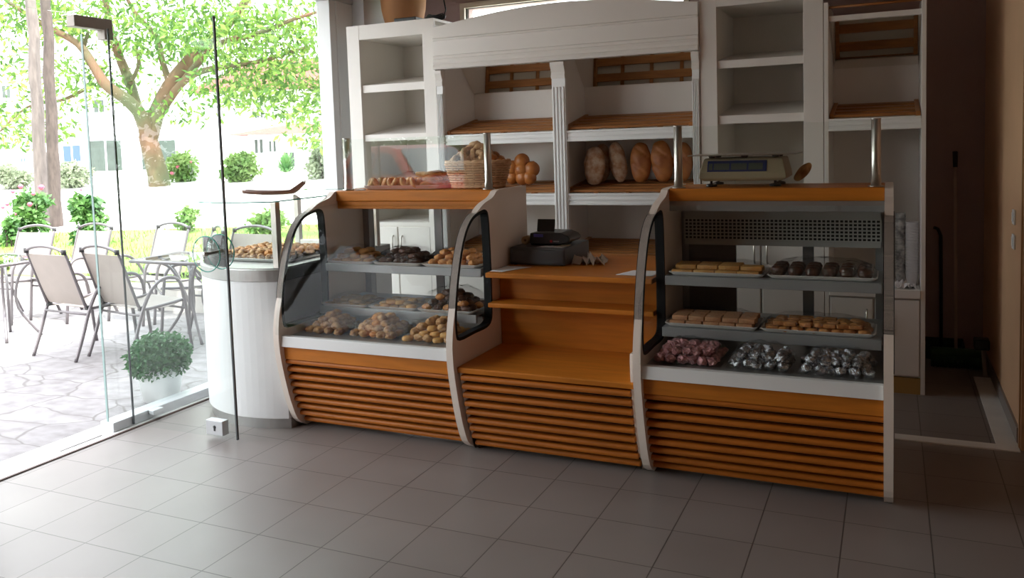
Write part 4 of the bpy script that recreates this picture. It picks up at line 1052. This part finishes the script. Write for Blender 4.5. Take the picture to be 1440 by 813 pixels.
shrub('flowering_bush', 'round light green bush with pale pink blossoms right of the tree', 'bush', (258, 234), 21.5, (32, 22), 2000, .13, GREENB, [(250, 235, 4), (268, 228, 3), (242, 244, 4)])
shrub('garden_bush', 'leafy yellow green bush seen just right of the door edge', 'bush', (338, 232), 21, (30, 20), 2200, .13, GREENB)
shrub('garden_bush', 'grey green loose bush beside the spiky plant near the glass frame', 'bush', (455, 222), 21, (28, 20), 1600, .12, GREENG)
shrub('garden_bush', 'low bush with blossoms behind the chairs seen through the round cabinet', 'bush', (375, 320), 12.5, (30, 30), 900, .09, GREENB, [(386, 298, 4)])
shrub('garden_bush', 'small bright green plant low on the lawn behind the fixed glass', 'bush', (262, 305), 13, (20, 16), 500, .09, GREENB)
b = MB()
for _ in range(9000):
    x = random.uniform(-17, -4.6); y = random.uniform(6.75, 12.5)
    if -.415*x+.907*y > 13.3: continue
    z = .18 if y < 8.2 and gz(x, y) < .25 else gz(x, y); z = max(gz(x, y) if -.415*x+.907*y > 4 else .18, .18 if y < 8.2 else 0)
    h = random.uniform(.03, .10); a = random.uniform(0, 3.14); d = Vector((math.cos(a), math.sin(a), 0))*.008; tip = Vector((x+random.uniform(-.04, .04), y+random.uniform(-.04, .04), z+h))
    b.quad((Vector((x, y, z-.01))-d, Vector((x, y, z-.01))+d, tip+d*.2, tip-d*.2))
tag(b.build('grass_tufts', mat('grass_blade', (.12, .26, .03), .7, col2=(.26, .34, .07), vscale=1.2, trans=.3), fixn=False), 'fresh green grass growing on the lawn behind the kerb', 'grass', kind='stuff')
# spiky plant
c = at(402, 243, 20.5); k = 20.5/F_
ag = thing('spiky_plant', 'dome of long narrow green blades on the far side of the road', 'plant', c)
b = MB()
for i in range(240):
    a = random.uniform(0, 6.28); el = random.uniform(.1, 1.45); L = random.uniform(.42, .62)
    d = Vector((math.cos(a)*math.cos(el), math.sin(a)*math.cos(el), math.sin(el))); s = d.cross(Vector((0, 0, 1))).normalized()*.014
    p1 = c+d*L*.55+Vector((0, 0, .03)); p2 = c+d*L-Vector((0, 0, .10*math.cos(el)))
    b.quad((c-s, c+s, p1+s, p1-s)); b.quad((p1-s, p1+s, p2+s*.15, p2-s*.15))
b.build('blades', mat('blade_green', (.14, .34, .12), .5, col2=(.30, .50, .20), vscale=6), ag, fixn=False)
# ---- far houses
def facade(name, label, px0, px1, pyt, pyb, D, depth, items, roof=None):
    a, c = at(px0, pyb, D), at(px1, pyb, D); zt = at(px0, pyt, D).z; zb = .4
    dx = (c-a); dx.z = 0; L = dx.length; ux = dx.normalized(); nn = Vector((-ux.y, ux.x, 0))
    rot = Matrix((ux, nn, Vector((0, 0, 1)))).transposed()
    t = thing(name, label, 'house', (a.x, a.y, zb))
    def bx(x0, x1, y0, y1, z0, z1, nm, m, par, bev=0):
        b = MB(); cc = Vector(((x0+x1)/2, (y0+y1)/2, (z0+z1)/2)); d = Vector((x1-x0, y1-y0, z1-z0))/2
        p = rot @ cc + Vector((a.x, a.y, 0)); return b.box(p-d, p+d, bev, rot).build(nm, m, par)
    bx(0, L, 0, depth, zb, zt, 'walls', HOUSE, t)
    for (nm, qx0, qx1, qt, qb, m) in items:
        u0 = (at(qx0, qb, D)-a).dot(ux); u1 = (at(qx1, qb, D)-a).dot(ux); z1, z0 = at(qx0, qt, D).z, at(qx0, qb, D).z
        w_ = bx(u0, u1, -.06, .02, z0, z1, nm, ALU, t)
        mid = (u0+u1)/2
        for (v0, v1) in ((u0+.08, mid-.05), (mid+.05, u1-.08)):
            bx(v0, v1, -.08, -.05, z0+.08, z1-.08, 'pane', m, w_)
    if roof:
        rz, ov, rise = zt, .8, roof
        b = MB(); P = lambda x, y, z: tuple(rot @ Vector((x, y, z)) + Vector((a.x, a.y, 0)))
        lo = [P(-ov, -ov, rz), P(L+ov, -ov, rz), P(L+ov, depth+ov, rz), P(-ov, depth+ov, rz)]; r1 = [P(1.5, depth/2, rz+rise), P(L-1.5, depth/2, rz+rise)]
        v = [b.bm.verts.new(p) for p in lo+r1]; f = b.bm.faces.new
        f((v[0], v[1], v[5], v[4])); f((v[1], v[2], v[5])); f((v[2], v[3], v[4], v[5])); f((v[3], v[0], v[4])); f((v[3], v[2], v[1], v[0]))
        b.build('roof', ROOFT, t)
    return t
facade('white_house', 'bright white low house with a blue paned double door and wide dark windows', -60, 292, 168, 252, 40, 8, [('door', 90, 118, 203, 230, BLUEG), ('window', 128, 176, 196, 248, DARKW), ('window', 200, 252, 196, 248, DARKW), ('window', 30, 40, 220, 230, BLUEG)])
facade('tall_white_house', 'tall pale house behind the low white house, small windows', -120, 210, 60, 250, 62, 10, [('window', 135, 152, 140, 160, DARKW), ('window', 8, 22, 120, 140, DARKW)])
facade('tiled_house', 'white two storey house with small brown windows and a red tiled roof', 296, 520, 130, 250, 48, 9, [('window', 362, 374, 152, 168, DARKW), ('window', 398, 410, 156, 172, DARKW)], roof=2.2)
pc = facade('tiled_porch', 'low white porch with a thin red tiled eave before the two storey house', 352, 470, 190, 250, 36, 4, [('window', 358, 374, 194, 218, DARKW), ('window', 378, 392, 196, 216, DARKW), ('door', 398, 418, 212, 240, DARKW)], roof=.5)
# ---- potted basil against the fixed glass
pc_ = Vector((-4.49, 4.08, .004))
bp_ = thing('potted_basil', 'round bushy green basil plant in a white pot beside the threshold', 'potted plant', pc_)
MB().lathe([(0, 0), (.115, 0), (.15, .20), (.160, .205), (.160, .225), (.148, .225), (.14, .19), (0, .19)], pc_, 36).build('pot', WPLA, bp_)
b = MB(); leafblob(b, [(pc_+Vector((0, 0, .29)), (.20, .22, .165), 1)], 2600, .034, .6, .2, .78); leafblob(b, [(pc_+Vector((0, 0, .27)), (.18, .2, .13), 1)], 700, .04, .6, 0, .3); b.build('leaves', BASIL, bp_, fixn=False)
b = MB()
for i in range(10):
    a = i*.63; b.tube([pc_+Vector((0, 0, .18)), pc_+Vector((.12*math.cos(a), .12*math.sin(a), .32))], .004, 5)
b.build('stem', mat('basil_stem', (.12, .2, .06), .6), bp_)
# ---- garden chairs and tables
CHM = mat('chair_metal', (.17, .155, .16), .35, .5); SLING = mat('chair_sling', (.44, .395, .36), .8, var=.05, trans=.35); CAPM = mat('chair_joint', (.03, .03, .03), .5)
def make_chair(label):
    t = thing('garden_chair', label, 'chair', (0, 0, 0), 'sling garden chairs on the patio')
    W = .262
    for s in (-1, 1):
        x = s*(W+.025)
        pts = [(x, -.30, 0), (x, -.22, .20), (x, -.15, .40), (x, -.06, .56), (x, .04, .635), (x, .14, .64), (x, .21, .59), (x, .245, .45), (x, .29, 0)]
        MB().tube(cat_spline(pts, 4), .0145, 8).build('arm_and_legs', CHM, t)
        bk_ = MB().tube(cat_spline([(s*W, .27, .435), (s*W, .02, .415), (s*W, -.14, .42), (s*W, -.19, .52), (s*W, -.29, .84), (s*W*.97, -.315, .905)], 4), .0125, 8).build('sling_rail', CHM, t)
        MB().box((s*W-.018, -.165, .405), (s*W+.018, -.125, .44), .004).build('joint', CAPM, bk_)
        MB().lathe([(0, -.02), (.02, -.02), (.02, .02), (0, .02)], (s*W*.97, -.315, .905), 10).build('corner_cap', CAPM, bk_)
    MB().tube(cat_spline([(-W*.97, -.315, .905), (-W*.6, -.325, .935), (0, -.33, .95), (W*.6, -.325, .935), (W*.97, -.315, .905)], 4), .0135, 8).build('top_rail', CHM, t)
    MB().tube([(-W-.02, -.17, .37), (W+.02, -.17, .37)], .010, 8).build('rear_stretcher', CHM, t)
    MB().tube([(-W-.02, .25, .36), (W+.02, .25, .36)], .010, 8).build('front_stretcher', CHM, t)
    MB().strip(cat_spline([(.265, .440), (.15, .405), (.02, .400), (-.12, .415)], 4), -W, W, .004, 'X').build('seat', SLING, t)
    MB().strip(cat_spline([(-.145, .44), (-.19, .54), (-.25, .72), (-.30, .875)], 4), -W, W, .004, 'X').build('backrest', SLING, t)
    return t
ch0 = make_chair('left of the two sling chairs seen from behind nearest the open door'); bpy.context.view_layer.update(); reg(ch0)
ch0.location = (-6.31, 4.97, -.02); ch0.rotation_euler.z = -.08
for (x, y, rz, lb) in ((-5.79, 5.08, -.16, 'right of the two sling chairs seen from behind, half behind the glass'),
                       (-8.37, 5.78, 3.2, 'leftmost sling chair facing the room across the table'),
                       (-7.80, 6.02, 3.1, 'sling chair facing the room, second from the left'),
                       (on(274, 313, 1, 6.1).x-.06, 6.02, 2.5, 'sling chair facing left beyond the right glass table'),
                       (on(245, 306, 1, 6.5).x-.08, 6.2, 3.0, 'sling chair standing directly behind the right glass table'),
                       (on(357, 318, 1, 6.35).x, 6.02, 3.1, 'sling chair seen through the round display cabinet')):
    c = copy_tree(ch0); c.location = (x, y, -.02); c.rotation_euler.z = rz; c['label'] = lb
def table(x, y, label, w_=.9, l=.9):
    t = thing('garden_table', label, 'table', (x, y, -.02))
    MB().box((x-w_/2, y-l/2, .715), (x+w_/2, y+l/2, .722)).build('glass_top', glassmat('table_glass', (.90, .95, .94), 1.5), t)
    r = MB(); q = [(x-w_/2, y-l/2, .712), (x+w_/2, y-l/2, .712), (x+w_/2, y+l/2, .712), (x-w_/2, y+l/2, .712)]
    for i in range(4): r.tube([q[i], q[(i+1) % 4]], .015, 8)
    r.build('rim_frame', CHM, t)
    for sx in (-1, 1):
        for sy in (-1, 1):
            MB().tube(cat_spline([(x+sx*w_*.40, y+sy*l*.40, .71), (x+sx*w_*.20, y+sy*l*.20, .66), (x+sx*.07, y+sy*.07, .48), (x+sx*.07, y+sy*.07, .25), (x+sx*w_*.28, y+sy*l*.28, -.02)], 4), .013, 8).build('leg', CHM, t)
table(-5.72, 5.62, 'glass topped patio table among the right hand sling chairs', .85, .58)
table(-7.55, 5.12, 'glass topped patio table at the left edge of the view', .8, .62)
# ---- what lies across the street to the left of the shop: a parked red car, hedge, trees
car = thing('red_car', 'red parked hatchback out on the street left of the shop', 'car', (-9.3, -7.0, -.02))
rot = Matrix.Rotation(.5, 3, 'Z')*1.12; base = Vector((-9.3, -7.0, -.02)); REDP = mat('red_car_paint', (.50, .035, .02), .25, coat=.8)
def carpt(x, y, z): return base + rot @ Vector((x, y, z))
def cprism(poly, y0, y1, nm, m, par, inset=0, bev=0):
    b = MB().prism(poly, y0, y1, 'Y')
    for v in b.bm.verts:
        if v.co.z > .9: v.co.y *= 1-.22*(v.co.z-.9)/.6
        v.co = carpt(*v.co)
    return b.build(nm, m, par, bevel=bev)
bodyp = [(-2.0, .25), (-2.05, .55), (-2.0, .85), (-1.9, .95), (-1.55, 1.42), (-1.2, 1.50), (-.1, 1.52), (.25, 1.45), (.95, .98), (1.8, .85), (2.02, .70), (2.05, .40), (2.0, .25)]
cprism(bodyp, -.85, .85, 'body', REDP, car, bev=.04)
cprism([(-1.5, .98), (-1.40, 1.36), (-.45, 1.40), (-.45, .98)], -.862, .862, 'rear_side_window', BLUEG, car)
cprism([(-.38, .98), (-.38, 1.40), (.18, 1.36), (.80, .98)], -.862, .862, 'front_side_window', BLUEG, car)
cprism([(.32, 1.42), (.97, 1.00), (1.0, 1.02), (.35, 1.45)], -.72, .72, 'windscreen', mat('windscreen', (.30, .36, .38), .1), car)
for wx in (-1.3, 1.3):
    for wy in (-.86, .86):
        b = MB().lathe([(0, -.1), (.31, -.1), (.33, -.06), (.33, .06), (.31, .1), (0, .1)], (wx, wy, .33), 24, 'Y')
        for v in b.bm.verts: v.co = carpt(*v.co)
        wh = b.build('wheel', BLACKR, car)
        b = MB().lathe([(0, -.108), (.19, -.108), (.2, -.1), (.2, .1), (.19, .108), (0, .108)], (wx, wy, .33), 18, 'Y')
        for v in b.bm.verts: v.co = carpt(*v.co)
        b.build('hub_cap', STEEL, wh)
b = MB()
for yy in (-.6, .6): b.ball(carpt(1.93, yy, .68), .12, 2, (.7, 1, .6))
b.build('headlights', WPLA, car)
b = MB(); leafblob(b, [(Vector((-17, y, 1.3)), (1.2, 1.6, 1.5), 1) for y in range(-26, 5, 2)], 9000, .28, .5, .1); hd = b.build('street_hedge', GREEN, fixn=False)
tag(hd, 'long dense green hedge along the street left of the shop', 'hedge')
for (x, y, h) in ((-21.8, -4, 6), (-21.8, -14, 7), (-22, 4, 7)):
    t = thing('street_tree', 'leafy tree standing behind the street hedge left of the shop', 'tree', (x, y, 0), 'street trees')
    b = MB(); limb(b, [(x, y, -.1), (x+.1, y, h*.3), (x, y+.2, h*.55)], .22, .14); b.build('trunk', BARK, t)
    b = MB(); leafblob(b, [(Vector((x+random.uniform(-1, 1), y+random.uniform(-1, 1), h*.75+random.uniform(-1, 1))), (2.2, 2.2, 1.7), 1) for _ in range(5)], 3500, .32, .5, .2); b.build('foliage', GREEN, t, fixn=False)
